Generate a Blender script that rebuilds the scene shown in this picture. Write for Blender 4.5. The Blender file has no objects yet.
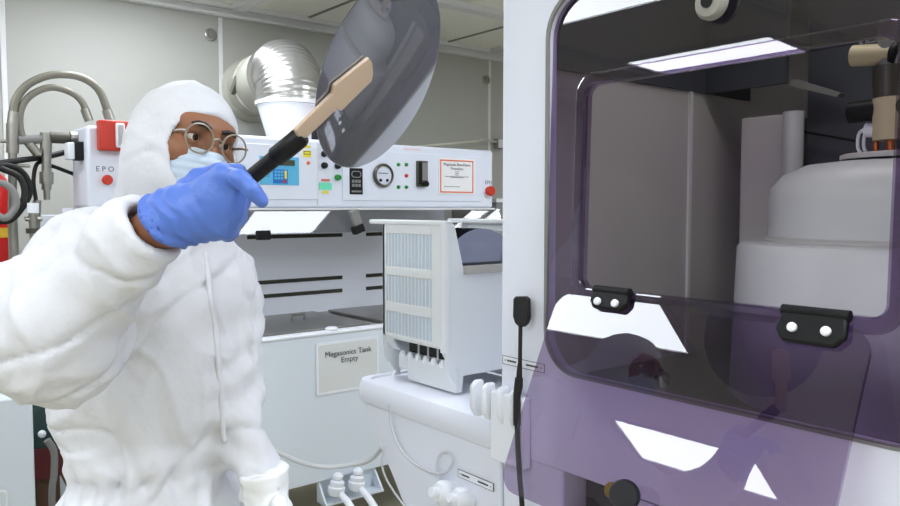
import bpy, bmesh, math, random
import numpy as np
from mathutils import Vector, Matrix, noise
from mathutils.bvhtree import BVHTree
random.seed(4)
S = bpy.context.scene
COL = S.collection
V = Vector
# ------------------------------------------------------------------ camera (X runs along the wet bench, Y towards the back wall)
FPX = 765.0
PITCH = math.atan((253 - 208) / FPX)
yf = V((.627, .779, 0)).normalized()
CR = V((yf.y, -yf.x, 0))
CF = yf * math.cos(PITCH) + V((0, 0, -math.sin(PITCH)))
CU = CR.cross(CF)
CAM = V((0, 0, 1.42))
def ray(x, y): return CF + CR * ((x - 450) / FPX) + CU * ((253 - y) / FPX)
def at(x, y, t): return CAM + ray(x, y) * t
def on(x, y, p, n):
    d = ray(x, y); return CAM + d * ((V(p) - CAM).dot(n) / d.dot(n))
def PX(x, y, u): return on(x, y, (u, 0, 0), V((1, 0, 0)))
def PY(x, y, v): return on(x, y, (0, v, 0), V((0, 1, 0)))
def PZ(x, y, z): return on(x, y, (0, 0, z), V((0, 0, 1)))
cd = bpy.data.cameras.new('camera'); cam = bpy.data.objects.new('camera', cd); COL.objects.link(cam)
cd.sensor_width = 36; cd.lens = FPX / 900 * 36; cd.clip_start = .02
m3 = Matrix((CR, CU, -CF)).transposed()
cam.matrix_world = Matrix.Translation(CAM) @ m3.to_4x4()
S.camera = cam
# ------------------------------------------------------------------ materials
def srgb(r, g, b):
    f = lambda c: (c / 255 / 12.92) if c / 255 <= .04045 else ((c / 255 + .055) / 1.055) ** 2.4
    return (f(r), f(g), f(b), 1)
MATS = {}
def mat(name, rgb, rough=.5, metal=0, spec=.5, var=.03, scale=8, bump=0, bscale=60, coat=0):
    m = bpy.data.materials.new(name); m.use_nodes = True
    nt = m.node_tree; b = nt.nodes['Principled BSDF']
    c = srgb(*rgb)
    b.inputs['Roughness'].default_value = rough; b.inputs['Metallic'].default_value = metal
    b.inputs['Specular IOR Level'].default_value = spec; b.inputs['Coat Weight'].default_value = coat
    tc = nt.nodes.new('ShaderNodeTexCoord'); nz = nt.nodes.new('ShaderNodeTexNoise')
    nz.inputs['Scale'].default_value = scale; nz.inputs['Detail'].default_value = 4
    nt.links.new(tc.outputs['Object'], nz.inputs['Vector'])
    mx = nt.nodes.new('ShaderNodeMix'); mx.data_type = 'RGBA'
    mx.inputs['A'].default_value = tuple(max(0, x * (1 - var)) for x in c[:3]) + (1,)
    mx.inputs['B'].default_value = tuple(min(1, x * (1 + var)) for x in c[:3]) + (1,)
    nt.links.new(nz.outputs['Fac'], mx.inputs['Factor']); nt.links.new(mx.outputs['Result'], b.inputs['Base Color'])
    if bump:
        n2 = nt.nodes.new('ShaderNodeTexNoise'); n2.inputs['Scale'].default_value = bscale; n2.inputs['Detail'].default_value = 3
        nt.links.new(tc.outputs['Object'], n2.inputs['Vector'])
        bp = nt.nodes.new('ShaderNodeBump'); bp.inputs['Strength'].default_value = bump; bp.inputs['Distance'].default_value = .01
        nt.links.new(n2.outputs['Fac'], bp.inputs['Height']); nt.links.new(bp.outputs['Normal'], b.inputs['Normal'])
    MATS[name] = m
    return m
def emit(name, rgb, st):
    m = bpy.data.materials.new(name); m.use_nodes = True; nt = m.node_tree; nt.nodes.clear()
    o = nt.nodes.new('ShaderNodeOutputMaterial'); e = nt.nodes.new('ShaderNodeEmission')
    e.inputs['Color'].default_value = srgb(*rgb); e.inputs['Strength'].default_value = st
    nt.links.new(e.outputs[0], o.inputs[0]); m.cycles.emission_sampling = 'FRONT'
    return m
def clear(name, tint, ior=1.5, rough=.02, gain=1.0):
    """thin clear plastic: tinted see-through plus fresnel gloss"""
    m = bpy.data.materials.new(name); m.use_nodes = True; nt = m.node_tree; nt.nodes.clear()
    o = nt.nodes.new('ShaderNodeOutputMaterial'); t = nt.nodes.new('ShaderNodeBsdfTransparent'); g = nt.nodes.new('ShaderNodeBsdfGlossy')
    f = nt.nodes.new('ShaderNodeFresnel'); mx = nt.nodes.new('ShaderNodeMixShader')
    t.inputs['Color'].default_value = (*tint, 1); g.inputs['Roughness'].default_value = rough; g.inputs['Color'].default_value = (1, 1, 1, 1)
    f.inputs['IOR'].default_value = ior
    ge = nt.nodes.new('ShaderNodeNewGeometry'); sb = nt.nodes.new('ShaderNodeMath'); sb.operation = 'SUBTRACT'; sb.inputs[0].default_value = 1
    ml = nt.nodes.new('ShaderNodeMath'); ml.operation = 'MULTIPLY'; m2 = nt.nodes.new('ShaderNodeMath'); m2.operation = 'MULTIPLY'; m2.use_clamp = True; m2.inputs[1].default_value = gain
    nt.links.new(ge.outputs['Backfacing'], sb.inputs[1]); nt.links.new(f.outputs[0], ml.inputs[0]); nt.links.new(sb.outputs[0], ml.inputs[1]); nt.links.new(ml.outputs[0], m2.inputs[0])
    nt.links.new(m2.outputs[0], mx.inputs[0]); nt.links.new(t.outputs[0], mx.inputs[1]); nt.links.new(g.outputs[0], mx.inputs[2])
    nt.links.new(mx.outputs[0], o.inputs[0])
    return m
def milky(name, rgb, trans=.45, rough=.35, see=0.0):
    m = bpy.data.materials.new(name); m.use_nodes = True; nt = m.node_tree; nt.nodes.clear()
    o = nt.nodes.new('ShaderNodeOutputMaterial'); d = nt.nodes.new('ShaderNodeBsdfDiffuse'); t = nt.nodes.new('ShaderNodeBsdfTranslucent')
    g = nt.nodes.new('ShaderNodeBsdfGlossy'); mx = nt.nodes.new('ShaderNodeMixShader'); m2 = nt.nodes.new('ShaderNodeMixShader'); f = nt.nodes.new('ShaderNodeFresnel')
    m4 = nt.nodes.new('ShaderNodeMixShader'); tr = nt.nodes.new('ShaderNodeBsdfTransparent')
    for n in (d, t): n.inputs['Color'].default_value = srgb(*rgb)
    g.inputs['Roughness'].default_value = rough; mx.inputs[0].default_value = trans; f.inputs[0].default_value = 1.45; m4.inputs[0].default_value = see
    nt.links.new(d.outputs[0], mx.inputs[1]); nt.links.new(t.outputs[0], mx.inputs[2])
    nt.links.new(mx.outputs[0], m4.inputs[1]); nt.links.new(tr.outputs[0], m4.inputs[2])
    nt.links.new(f.outputs[0], m2.inputs[0]); nt.links.new(m4.outputs[0], m2.inputs[1]); nt.links.new(g.outputs[0], m2.inputs[2])
    nt.links.new(m2.outputs[0], o.inputs[0])
    return m
M_wall = mat('wall_panel', (180, 180, 173), .55, var=.015, scale=1.5)
M_ceil = mat('ceiling_panel', (244, 243, 234), .7, var=.015, scale=2)
M_alu = mat('aluminium_profile', (226, 226, 226), .45, .0)
M_floor = mat('floor_vinyl', (178, 172, 150), .45, var=.08, scale=14)
M_white = mat('white_enamel', (232, 235, 246), .4, var=.008, scale=3)
M_bench = mat('bench_polypropylene', (222, 230, 238), .45, var=.012, scale=3)
M_console = mat('console_enamel', (228, 233, 246), .4, var=.01)
M_splash = mat('backsplash_sheet', (236, 239, 247), .4, var=.02, scale=3)
M_deck = mat('deck_grey', (170, 170, 166), .35, .1, var=.06)
M_lid = mat('stainless_lid', (134, 132, 128), .3, .6, var=.06, scale=5)
M_black = mat('black_plastic', (12, 12, 13), .5, spec=.3)
M_rubber = mat('black_rubber', (20, 19, 18), .6)
M_slot = mat('slot_recess', (52, 52, 38), .7)
M_steel = mat('stainless_tube', (165, 163, 155), .28, .85, var=.08, scale=30)
M_braid = mat('braided_hose', (132, 130, 118), .5, .45, var=.25, scale=220)
M_foil = mat('aluminium_foil', (196, 195, 192), .26, .9, var=.05, scale=20)
M_ductp = mat('painted_duct', (196, 195, 182), .5, var=.05)
M_ppw = mat('white_plastic', (238, 241, 247), .35, var=.01)
M_red = mat('signal_red', (200, 50, 26), .4)
M_fire = mat('fire_red', (176, 22, 20), .35)
M_led_g = mat('green_lens', (20, 140, 60), .3)
M_led_r = mat('red_lens', (205, 40, 35), .3)
M_blue = mat('keypad_blue', (92, 184, 226), .45)
M_blue2 = mat('keypad_deep_blue', (28, 116, 206), .45)
M_lcd = mat('display_olive', (72, 78, 62), .25)
M_yel = mat('sticker_yellow', (236, 220, 40), .5)
M_dyel = mat('faded_yellow', (196, 158, 40), .5)
M_org = mat('lamp_orange', (246, 160, 20), .35)
M_ornge = mat('border_orange', (232, 112, 66), .5)
M_teal = mat('sticker_teal', (112, 226, 186), .5)
M_paper = mat('paper', (220, 222, 221), .7, var=.02)
M_paperw = mat('white_paper', (240, 240, 242), .7, var=.02)
M_ink = mat('ink', (84, 82, 84), .7)
M_inkr = mat('red_ink', (206, 110, 96), .7)
M_dial = mat('dial_face', (222, 226, 240), .4)
M_bez = mat('gauge_bezel', (74, 72, 62), .35, .3)
M_tan = mat('peek_tan', (196, 172, 148), .45, var=.03)
M_wafer = mat('polished_silicon', (172, 175, 182), .045, .74, var=.01)
M_wafer2 = mat('silicon_in_cassette', (150, 153, 168), .12, .8, var=.02)
M_waferd = mat('dark_silicon', (52, 52, 56), .15, .8, var=.05)
M_cass = milky('natural_polypropylene', (250, 253, 255), .25, .4)
M_cass2 = milky('thin_polypropylene', (222, 238, 252), .3, .35, .06)
M_suit = mat('nonwoven_suit', (216, 217, 222), .62, var=.006, scale=30, bump=.3, bscale=35)
M_skin = mat('skin', (146, 97, 68), .5, var=.08, scale=30)
M_hair = mat('black_hair', (34, 24, 20), .6)
M_glove = mat('nitrile_blue', (84, 118, 200), .5, var=.04, scale=20, bump=.15, bscale=90)
M_gclear = mat('clear_glove', (238, 239, 240), .22, var=.02)
M_mask = mat('mask_blue', (196, 212, 228), .7, var=.02)
M_frame = mat('spectacle_frame', (148, 138, 124), .3, .3)
M_lens = clear('spectacle_lens', (.93, .93, .91))
M_eyew = mat('eye_white', (225, 218, 210), .25)
M_iris = mat('iris_brown', (34, 20, 14), .2)
M_acr = clear('purple_acrylic', (.685, .62, .735), 1.5, .012, 1.5)
M_shield = clear('clear_shield', (.80, .80, .83), 1.5, .02, 1.6)
M_tube = milky('clear_tubing', (250, 252, 255), .3, .2, .25)
M_cham = mat('chamber_grey', (192, 188, 186), .5, var=.02)
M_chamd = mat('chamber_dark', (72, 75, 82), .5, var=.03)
M_dome = mat('dome_white', (196, 196, 198), .4, var=.01)
M_cream = mat('cream_plastic', (196, 184, 150), .5)
M_copper = mat('copper', (190, 110, 70), .3, .9)
M_grey = mat('grey_plastic', (132, 132, 130), .5)
M_knobg = mat('knob_grey', (152, 150, 142), .45)
M_dark = mat('dark_plinth', (48, 48, 54), .6)
M_cab = mat('cabinet_pale', (206, 214, 220), .45, var=.01)
M_green = mat('pump_green', (22, 52, 48), .5)
M_maroon = mat('pump_maroon', (92, 24, 26), .5)
M_brown = mat('pipe_brown', (92, 62, 44), .6)
M_cfill = emit('chamber_fill_glow', (250, 246, 244), 4.5)  # glow of the unseen lamp added to brighten the tool chamber
M_lamp = emit('fluorescent_diffuser', (240, 246, 255), 11.0)
# ------------------------------------------------------------------ mesh helpers
class MB:
    def __init__(s): s.bm = bmesh.new()
    def box(s, lo, hi):
        lo, hi = V(lo), V(hi)
        return s.obox((lo + hi) / 2, (V((1, 0, 0)), V((0, 1, 0)), V((0, 0, 1))), (hi - lo) / 2)
    def obox(s, c, ax, h):
        vs = []
        for i in (-1, 1):
            for j in (-1, 1):
                for k in (-1, 1): vs.append(s.bm.verts.new(V(c) + ax[0] * (i * h[0]) + ax[1] * (j * h[1]) + ax[2] * (k * h[2])))
        for f in ((0, 1, 3, 2), (4, 6, 7, 5), (0, 4, 5, 1), (2, 3, 7, 6), (0, 2, 6, 4), (1, 5, 7, 3)): s.bm.faces.new([vs[i] for i in f])
        return s
    def loft(s, rings, cap=True, close=False):
        R = [[s.bm.verts.new(p) for p in r] for r in rings]
        n = len(R[0]); seq = list(zip(R, R[1:])) + ([(R[-1], R[0])] if close else [])
        for a, b in seq:
            for i in range(n): s.bm.faces.new((a[i], a[(i + 1) % n], b[(i + 1) % n], b[i]))
        if cap and not close:
            s.bm.faces.new(R[0][::-1]); s.bm.faces.new(R[-1])
        return s
    def tube(s, pts, r, n=12, close=False):
        pts = [V(p) for p in pts]; rs = r if isinstance(r, (list, tuple)) else [r] * len(pts)
        ref = None; rings = []
        for i, p in enumerate(pts):
            a = pts[i - 1] if (i or close) else p; b = pts[(i + 1) % len(pts)] if (i < len(pts) - 1 or close) else p
            t = (b - a).normalized()
            if ref is None: ref = t.orthogonal().normalized()
            ref = (ref - t * ref.dot(t)).normalized(); w = t.cross(ref)
            rings.append([p + (ref * math.cos(q) + w * math.sin(q)) * rs[i] for q in [2 * math.pi * k / n for k in range(n)]])
        return s.loft(rings, True, close)
    def cyl(s, a, b, r, r2=None, n=20): return s.tube([a, b], [r, r if r2 is None else r2], n)
    def lathe(s, prof, o, ax=(0, 0, 1), n=32):
        o = V(o); ax = V(ax).normalized(); e = ax.orthogonal().normalized(); w = ax.cross(e)
        rings = [[o + ax * h + (e * math.cos(q) + w * math.sin(q)) * max(r, 1e-4) for q in [2 * math.pi * k / n for k in range(n)]] for r, h in prof]
        return s.loft(rings)
    def prism(s, pts, off):
        off = V(off); return s.loft([[V(p) for p in pts], [V(p) + off for p in pts]])
    def plate_hole(s, outer, inner, off):
        off = V(off); A = [V(p) for p in outer]; B = [V(p) for p in inner]
        return s.loft([A, B, [p + off for p in B], [p + off for p in A]], False, True)
    def sphere(s, c, r, n=16, ax=None):
        r = V((r, r, r)) if not isinstance(r, (list, tuple, Vector)) else V(r)
        M = Matrix.Translation(V(c)) @ ((Matrix(ax).transposed().to_4x4()) if ax else Matrix()) @ Matrix.Diagonal((*r, 1))
        bmesh.ops.create_uvsphere(s.bm, u_segments=n, v_segments=max(6, n // 2), radius=1, matrix=M)
        return s
    def pts(s): return [v.co for v in s.bm.verts]
def rrect(cx, cy, hx, hy, r, n=6):
    out = []
    for sx, sy, a0 in ((1, 1, 0), (-1, 1, 90), (-1, -1, 180), (1, -1, 270)):
        for k in range(n + 1):
            a = math.radians(a0 + 90 * k / n); out.append((cx + sx * (hx - r) + r * math.cos(a), cy + sy * (hy - r) + r * math.sin(a)))
    return out
ORG = {}
def tag(o, label, cat, group=None):
    o['label'] = label; o['category'] = cat
    if group: o['group'] = group
    return o
def finish(me, smooth, bev, o):
    if smooth:
        for p in me.polygons: p.use_smooth = True
        if smooth is not True: me.set_sharp_from_angle(angle=math.radians(smooth))
    if bev:
        b = o.modifiers.new('bevel', 'BEVEL'); b.width = bev; b.segments = 2; b.limit_method = 'ANGLE'; b.angle_limit = math.radians(40); b.harden_normals = False
def build(name, mb, m, parent=None, smooth=40, bev=0, label=None):
    bm = mb.bm; bmesh.ops.recalc_face_normals(bm, faces=bm.faces)
    if parent is None:
        co = [v.co for v in bm.verts]
        org = V(((min(c.x for c in co) + max(c.x for c in co)) / 2, (min(c.y for c in co) + max(c.y for c in co)) / 2, min(c.z for c in co)))
    else: org = ORG[parent.name]
    bmesh.ops.translate(bm, verts=bm.verts, vec=-org)
    me = bpy.data.meshes.new(name); bm.to_mesh(me); bm.free(); me.materials.append(m)
    o = bpy.data.objects.new(name, me); COL.objects.link(o)
    if parent is None: o.location = org
    else: o.parent = parent
    ORG[o.name] = org
    finish(me, smooth, bev, o)
    if label: o['label'] = label
    return o
def thing(name, label, cat, loc, group=None):
    o = bpy.data.objects.new(name, None); COL.objects.link(o); o.location = loc; o.empty_display_size = .05
    ORG[o.name] = V(loc); return tag(o, label, cat, group)
def struct(name, mb, m, **k):
    o = build(name, mb, m, **k); o['kind'] = 'structure'; return o
def copy_tree(o, parent=None):
    c = o.copy(); COL.objects.link(c)
    if parent: c.parent = parent
    ORG[c.name] = ORG[o.name]
    for ch in list(o.children): copy_tree(ch, c)
    return c
def text(s, loc, xd, up, size, m, parent, align='CENTER', bold=0):
    cu = bpy.data.curves.new('lettering', 'FONT'); cu.body = s; cu.size = size; cu.align_x = align; cu.align_y = 'CENTER'; cu.extrude = .0003; cu.offset = bold
    o = bpy.data.objects.new('lettering', cu); COL.objects.link(o); cu.materials.append(m)
    xd = V(xd).normalized(); up = V(up); up = (up - xd * up.dot(xd)).normalized(); n = xd.cross(up)
    o.parent = parent; org = ORG[parent.name]
    o.matrix_local = Matrix.Translation(V(loc) - org) @ Matrix((xd, up, n)).transposed().to_4x4()
    bpy.context.view_layer.update(); me = bpy.data.meshes.new_from_object(o.evaluated_get(bpy.context.evaluated_depsgraph_get())); mo = bpy.data.objects.new('lettering', me); mw = o.matrix_local.copy(); bpy.data.objects.remove(o); COL.objects.link(mo)
    mo.parent = parent; mo.matrix_local = mw; mo.name = 'lettering'; ORG[mo.name] = org
    return mo
def bez(pts, n=8):
    """smooth curve through points"""
    P = [V(p) for p in pts]; P = [P[0] * 2 - P[1]] + P + [P[-1] * 2 - P[-2]]; out = []
    for i in range(1, len(P) - 2):
        a, b, c, d = P[i - 1:i + 3]
        for k in range(n):
            t = k / n; out.append(.5 * ((2 * b) + (c - a) * t + (2 * a - 5 * b + 4 * c - d) * t * t + (3 * b - a - 3 * c + d) * t ** 3))
    return out + [P[-2]]
XA, YA, ZA = V((1, 0, 0)), V((0, 1, 0)), V((0, 0, 1))
# ------------------------------------------------------------------ room
X0, X1, Y0, Y1, H = -5.2, 5.8, -3.2, 4.1, 2.53
struct('floor', MB().box((X0, Y0, -.1), (X1, Y1, 0)), M_floor)
struct('ceiling', MB().box((X0, Y0, H), (X1, Y1, H + .1)), M_ceil)
struct('wall_back', MB().box((X0, Y1, 0), (X1, Y1 + .1, H)), M_wall)
struct('wall_front', MB().box((X0, Y0 - .1, 0), (X1, Y0, H)), M_wall)
struct('wall_left', MB().box((X0 - .1, Y0, 0), (X0, Y1, H)), M_wall)
struct('wall_right', MB().box((X1, Y0, 0), (X1 + .1, Y1, H)), M_wall)
tn = [0]
def trim(mb, m=M_alu, bev=.003):
    tn[0] += 1; return struct('trim_%d' % tn[0], mb, m, bev=bev)
for u in (.641, 1.685, 3.655, 5.0, -.4, -1.6):
    trim(MB().box((u - .012, Y1 - .008, 0), (u + .012, Y1, 2.46)))
trim(MB().box((X0, Y1 - .045, 2.462), (X1, Y1, 2.478)).box((X0, Y1 - .025, 2.478), (X1, Y1, 2.505)).box((X0, Y1 - .06, 2.505), (X1, Y1, H)))
def tee(u=None, v=None, w=.05, d=.03, a=None, b=None):
    if u is not None: trim(MB().box((u - w / 2, a or Y0, H - d), (u + w / 2, b or Y1 - .06, H)).box((u - w / 4, a or Y0, H - d - .008), (u + w / 4, b or Y1 - .06, H - d)))
    else: trim(MB().box((a or X0, v - w / 2, H - d), (b or X1, v + w / 2, H)).box((a or X0, v - w / 4, H - d - .008), (b or X1, v + w / 4, H - d)))
tee(u=1.765, w=.085)
for u in (-2.3, -.02, 3.64, 4.6): tee(u=u, w=.06)
for v in (3.26, 1.95, .0, -1.9): tee(v=v, w=.075)
for u in (2.2, 3.24, 2.72):
    trim(MB().box((u - .008, 3.3, H - .006), (u + .008, Y1 - .06, H)), M_grey, 0) if u != 2.72 else None
# ceiling lights
def light(u, v, label, w=.62, l=1.08):
    t = thing('ceiling_light', label, 'ceiling light', (u, v, H), 'recessed ceiling lights')
    o = rrect(u, v, w / 2 + .04, l / 2 + .04, .005, 2); i = rrect(u, v, w / 2, l / 2, .004, 2)
    build('light_frame', MB().plate_hole([(x, y, H) for x, y in o], [(x, y, H) for x, y in i], (0, 0, -.02)), M_alu, t, smooth=0)
    build('diffuser', MB().box((u - w / 2, v - l / 2, H - .012), (u + w / 2, v + l / 2, H - .004)), M_lamp, t, smooth=0)
for u, v, w_, l_ in ((-1.77, 2.68, .45, .96), (-.45, 2.70, .37, .98), (1.1, 3.12, .6, 1.05), (-2.9, .8, .6, 1.05), (-.9, .3, .6, 1.05), (-1.9, .3, .6, 1.05), (1.1, .1, .6, 1.05), (2.65, 1.15, .62, 1.08), (4.68, 1.15, .62, 1.08), (-2.9, -1.6, .6, 1.05), (-.9, -1.8, .6, 1.05), (1.1, -1.8, .6, 1.05), (3.0, -1.2, .6, 1.05)):  # lamp above the bench and middle left lamp are added fill, out of view
    light(u, v, 'bright white rectangular fluorescent light recessed in the cleanroom ceiling', w_, l_)
# wall ports
def port(px, py, label):
    p = PY(px, py, Y1)
    t = thing('wall_port', label, 'wall fitting', p)
    build('flange', MB().lathe([(.034, 0), (.034, .008), (.026, .012), (.02, .012)], p, (0, -1, 0)), M_steel, t)
    build('plug', MB().lathe([(.02, .004), (.02, .02), (.012, .022)], p, (0, -1, 0)), M_grey, t)
port(210.5, 35, 'small round metal port high on back wall left of the silver duct')
port(486, 80, 'small round metal port on back wall beside the far right wall seam')
# ------------------------------------------------------------------ wet bench
BV, BS, CV = 2.76, 3.38, 2.9
BL, BR_ = .72, 2.68
b = thing('wet_bench', 'pale blue-white wet bench with slotted backsplash under the control console', 'wet bench', ((BL + BR_) / 2, 3.1, 0))
build('apron', MB().box((BL, BV, .286), (BR_, BV + .03, .9)), M_bench, b, bev=.004)
mb = MB().box((BL, BV + .03, .286), (BL + .03, BS, .9)).box((BR_ - .03, BV + .03, .286), (BR_, BS, .9)).box((BL, BV + .03, .286), (BR_, BS, .31))
build('tank_body', mb, M_bench, b)
build('apron_rim', MB().box((BL, BV - .006, .897), (BR_, BV + .05, .91)), M_ppw, b, bev=.004)
build('deck', MB().box((BL, BV + .05, .885), (BR_, BS, .9)), M_deck, b)
build('backsplash', MB().box((BL, BS, .3), (BR_, BS + .03, 1.42)), M_splash, b)
for ys in (236, 280, 293.5):
    for x0, x1 in ((247 if ys < 240 else 254, 342), (366, 420)):
        ya = ys + (2 if ys > 260 else .5) * (x0 - 300) / -45 * (1.6 if ys > 260 else 1)
        p = PY(300, ys + (0 if ys < 240 else 0), BS); z = p.z
        u0, u1 = PY(x0, ys, BS).x, PY(x1, ys, BS).x
        build('exhaust_slot', MB().box((u0, BS - .004, z - .009), (u1, BS, z + .009)), M_slot, b)
for i in range(4):
    lx = BL + .08 if i % 2 == 0 else BR_ - .08; ly = BV + .12 if i < 2 else BS - .08
    build('leg', MB().lathe([(.05, 0), (.05, .015), (.02, .025), (.02, .29)], (lx, ly, 0)), M_steel, b)
for i, (label, q, hx) in enumerate((('dark grey steel tank lid lying on deck directly right of the white suit', [(262, 340), (272, 341), (358, 331), (318, 312.5), (258, 323)], (298, 320)),
                            ('dark grey steel tank lid on deck partly hidden behind the white cassette', [(382, 326), (400, 329), (420, 318), (392, 309), (341, 315)], (343, 315)))):
    t = thing('tank_lid', label, 'tank lid', PZ(300 + 70 * i, 325, .9), 'steel lids on the bench deck')
    if i == 0: poly = [(1.30, 2.83), (1.665, 2.83), (1.86, 3.33), (1.30, 3.33)]
    else: poly = [(1.90, 2.83), (2.5, 2.83), (2.5, 3.33), (1.90, 3.33)]
    if i == 0: poly = [(1.25, 2.82), (1.82, 2.82), (1.82, 3.33), (1.25, 3.33)]
    build('lid_plate', MB().prism([(x, y, .903) for x, y in poly], (0, 0, .012)), M_lid, t, bev=.003)
    c = PZ(hx[0], hx[1], .915) if i == 0 else V((2.2, 3.1, .915))
    build('handle', MB().tube([c + V((-.03, 0, 0)), c + V((-.03, 0, .025)), c + V((.03, 0, .025)), c + V((.03, 0, 0))], .006, 8), M_steel, t)
p = PY(334, 333.5, BV); t = thing('drip_cup', 'small flat white cap on bench rim beside the dark steel lid', 'cap', (p.x, BV + .02, .91))
build('cap_body', MB().lathe([(.026, 0), (.028, .008), (.02, .014), (.008, .016)], (p.x, BV + .02, .91)), M_ppw, t)
# tank sign
sx0, sx1 = 1.522, 1.815
n = thing('paper_sign', 'off-white paper sign reading Megasonics Tank Empty taped to bench front', 'sign', ((sx0 + sx1) / 2, BV, .655))
build('sheet', MB().box((sx0, BV - .004, .655), (sx1, BV, .86)), M_paper, n, smooth=0)
build('plastic_sleeve', MB().plate_hole([(x, BV - .005, z) for x, z in rrect((sx0 + sx1) / 2, .7575, (sx1 - sx0) / 2 + .006, .1085, .003, 1)], [(x, BV - .005, z) for x, z in rrect((sx0 + sx1) / 2, .7575, (sx1 - sx0) / 2 - .004, .0985, .003, 1)], (0, .004, 0)), M_ppw, n, smooth=0)
text('Megasonics Tank', ((sx0 + sx1) / 2, BV - .0062, .815), XA, ZA, .033, M_ink, n)
text('Empty', ((sx0 + sx1) / 2 + .005, BV - .0062, .785), XA, ZA, .033, M_ink, n)
# valve bracket under tank
vb = thing('valve_bracket', 'white bracket with two white valves hanging under the bench front', 'valve bracket', (1.60, BV, .2))
A, B_, C_, D_ = PY(314, 480, BV + .05), PY(371, 464, BV + .05), PY(378, 490, BV - .02), PY(322, 505, BV - .02)
x0, x1 = A.x, B_.x
build('bracket', MB().box((x0, BV + .02, .285), (x1, BV + .028, .20)).box((x0, BV - .05, .195), (x1, BV + .028, .203)).prism([(x0, BV + .02, .285), (x0, BV + .02, .2), (x0, BV - .05, .2)], (.008, 0, 0)).prism([(x1 - .008, BV + .02, .285), (x1 - .008, BV + .02, .2), (x1 - .008, BV - .05, .2)], (.008, 0, 0)), M_bench, vb)
for px, py in ((337, 484), (357, 479)):
    c = PY(px, py, BV - .03)
    v = build('valve', MB().lathe([(.018, -.05), (.03, -.045), (.036, -.03), (.036, -.012), (.03, -.008), (.03, .01), (.02, .018)], c, (.15, 0, 1)), M_ppw, vb)
    build('valve_cap', MB().lathe([(.016, .018), (.022, .022), (.022, .036), (.012, .046)], c, (.15, 0, 1)), M_ppw, v)
    build('spigot', MB().tube([c + V((0, -.02, -.03)), c + V((.01, -.07, -.06)), c + V((.02, -.11, -.10))], [.014, .015, .016], 12), M_ppw, v)
# console
u0, u1, z0, z1 = .70, 2.615, 1.42, 1.71
c = thing('control_console', 'long white control console above wet bench with blue keypad and gauge', 'control console', ((u0 + u1) / 2, 3.1, z0))
build('housing', MB().box((u0, CV, z0), (u1, 3.12, z1)), M_console, c, bev=.012)
build('rear_support', MB().box((.95, 3.12, 1.425), (2.5, BS + .03, 1.56)), M_grey, c)
def fp(name, x0, z0_, x1, z1_, th, m, parent, bev=.0015, lab=None, back=0): return build(name, MB().box((x0, CV - back - th, z0_), (x1, CV - back, z1_)), m, parent, bev=bev, label=lab)
def P2(px, py): q = PY(px, py, CV); return q.x, q.z
fp('control_panel', .86, 1.455, 1.608, 1.678, .005, M_console, c, .002)
fp('instrument_panel', 1.73, 1.452, 2.53, 1.675, .004, M_console, c, .002)
build('panel_seam', MB().box((1.608, CV - .003, 1.43), (1.613, CV, 1.70)), M_alu, c)
k = fp('keypad_panel', 1.345, 1.514, 1.52, 1.63, .008, M_blue, c, lab='sky blue keypad panel'); 
fp('display', 1.375, 1.594, 1.50, 1.618, .003, M_lcd, k, back=.008)
kp = fp('keypad', 1.401, 1.521, 1.467, 1.578, .003, M_blue2, k, back=.008)
for r in range(3):
    for q in range(3): fp('button', 1.406 + .014 * q, 1.537 + .013 * r, 1.417 + .014 * q, 1.546 + .013 * r, .002, M_blue, k, .0005, back=.011)
fp('button', 1.451, 1.54, 1.461, 1.573, .002, M_yel, k, .0005, 'yellow button', back=.011); fp('button', 1.444, 1.525, 1.459, 1.534, .002, M_led_r, k, .0005, 'red button', back=.011)
text('PCS', (1.373, CV - .0085, 1.552), XA, ZA, .016, M_ink, k)
build('panel_knob', MB().lathe([(.018, 0), (.018, .012), (.014, .02)], (1.318, CV - .005, 1.537), (0, -1, 0)), M_black, c)
fp('warning_sticker', 1.54, 1.672, 1.575, 1.682, .0065, M_yel, c, 0, 'narrow yellow sticker')
st = fp('warning_sticker', 1.54, 1.633, 1.578, 1.661, .0065, M_yel, c, 0, 'square yellow sticker'); fp('print', 1.543, 1.644, 1.574, 1.658, .0005, M_ink, st, 0, back=.0065); fp('print', 1.546, 1.647, 1.571, 1.655, .0005, M_yel, st, 0, back=.007)
def knob(px, py, r, m, nm, lab=None, d=.016, par=None):
    x, z = P2(px, py); return build(nm, MB().lathe([(r * 1.15, .0), (r * 1.15, .004), (r, .005), (r, d), (r * .8, d + .003)], (x, CV - .003, z), (0, -1, 0), 20), m, par or c, label=lab)
knob(307.7, 163, .007, M_ornge, 'indicator_light', 'small orange indicator', .005)
knob(323.5, 154, .012, M_black, 'selector_knob', 'upper black knob'); knob(323.5, 165.5, .012, M_black, 'selector_knob', 'lower black knob'); knob(337, 166, .012, M_black, 'selector_knob', 'black knob above green button')
knob(337, 177.5, .012, M_led_g, 'push_button', 'green push button')
fp('status_sticker', 1.617, 1.498, 1.678, 1.528, .003, M_teal, c, 0, 'mint green sticker')
fp('status_sticker', 1.628, 1.534, 1.668, 1.544, .003, M_inkr, c, 0, 'faint red printed tag')
fp('status_sticker', 1.634, 1.482, 1.66, 1.494, .003, M_yel, c, 0, 'small yellow tag')
k = fp('timer_module', 1.766, 1.48, 1.832, 1.595, .008, M_black, c, lab='black timer module')
build('badge', MB().plate_hole([(x, CV - .0085, z) for x, z in rrect(1.799, 1.568, .026, .015, .014, 4)], [(x, CV - .0085, z) for x, z in rrect(1.799, 1.568, .021, .011, .0105, 4)], (0, .001, 0)), M_grey, k)
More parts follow.
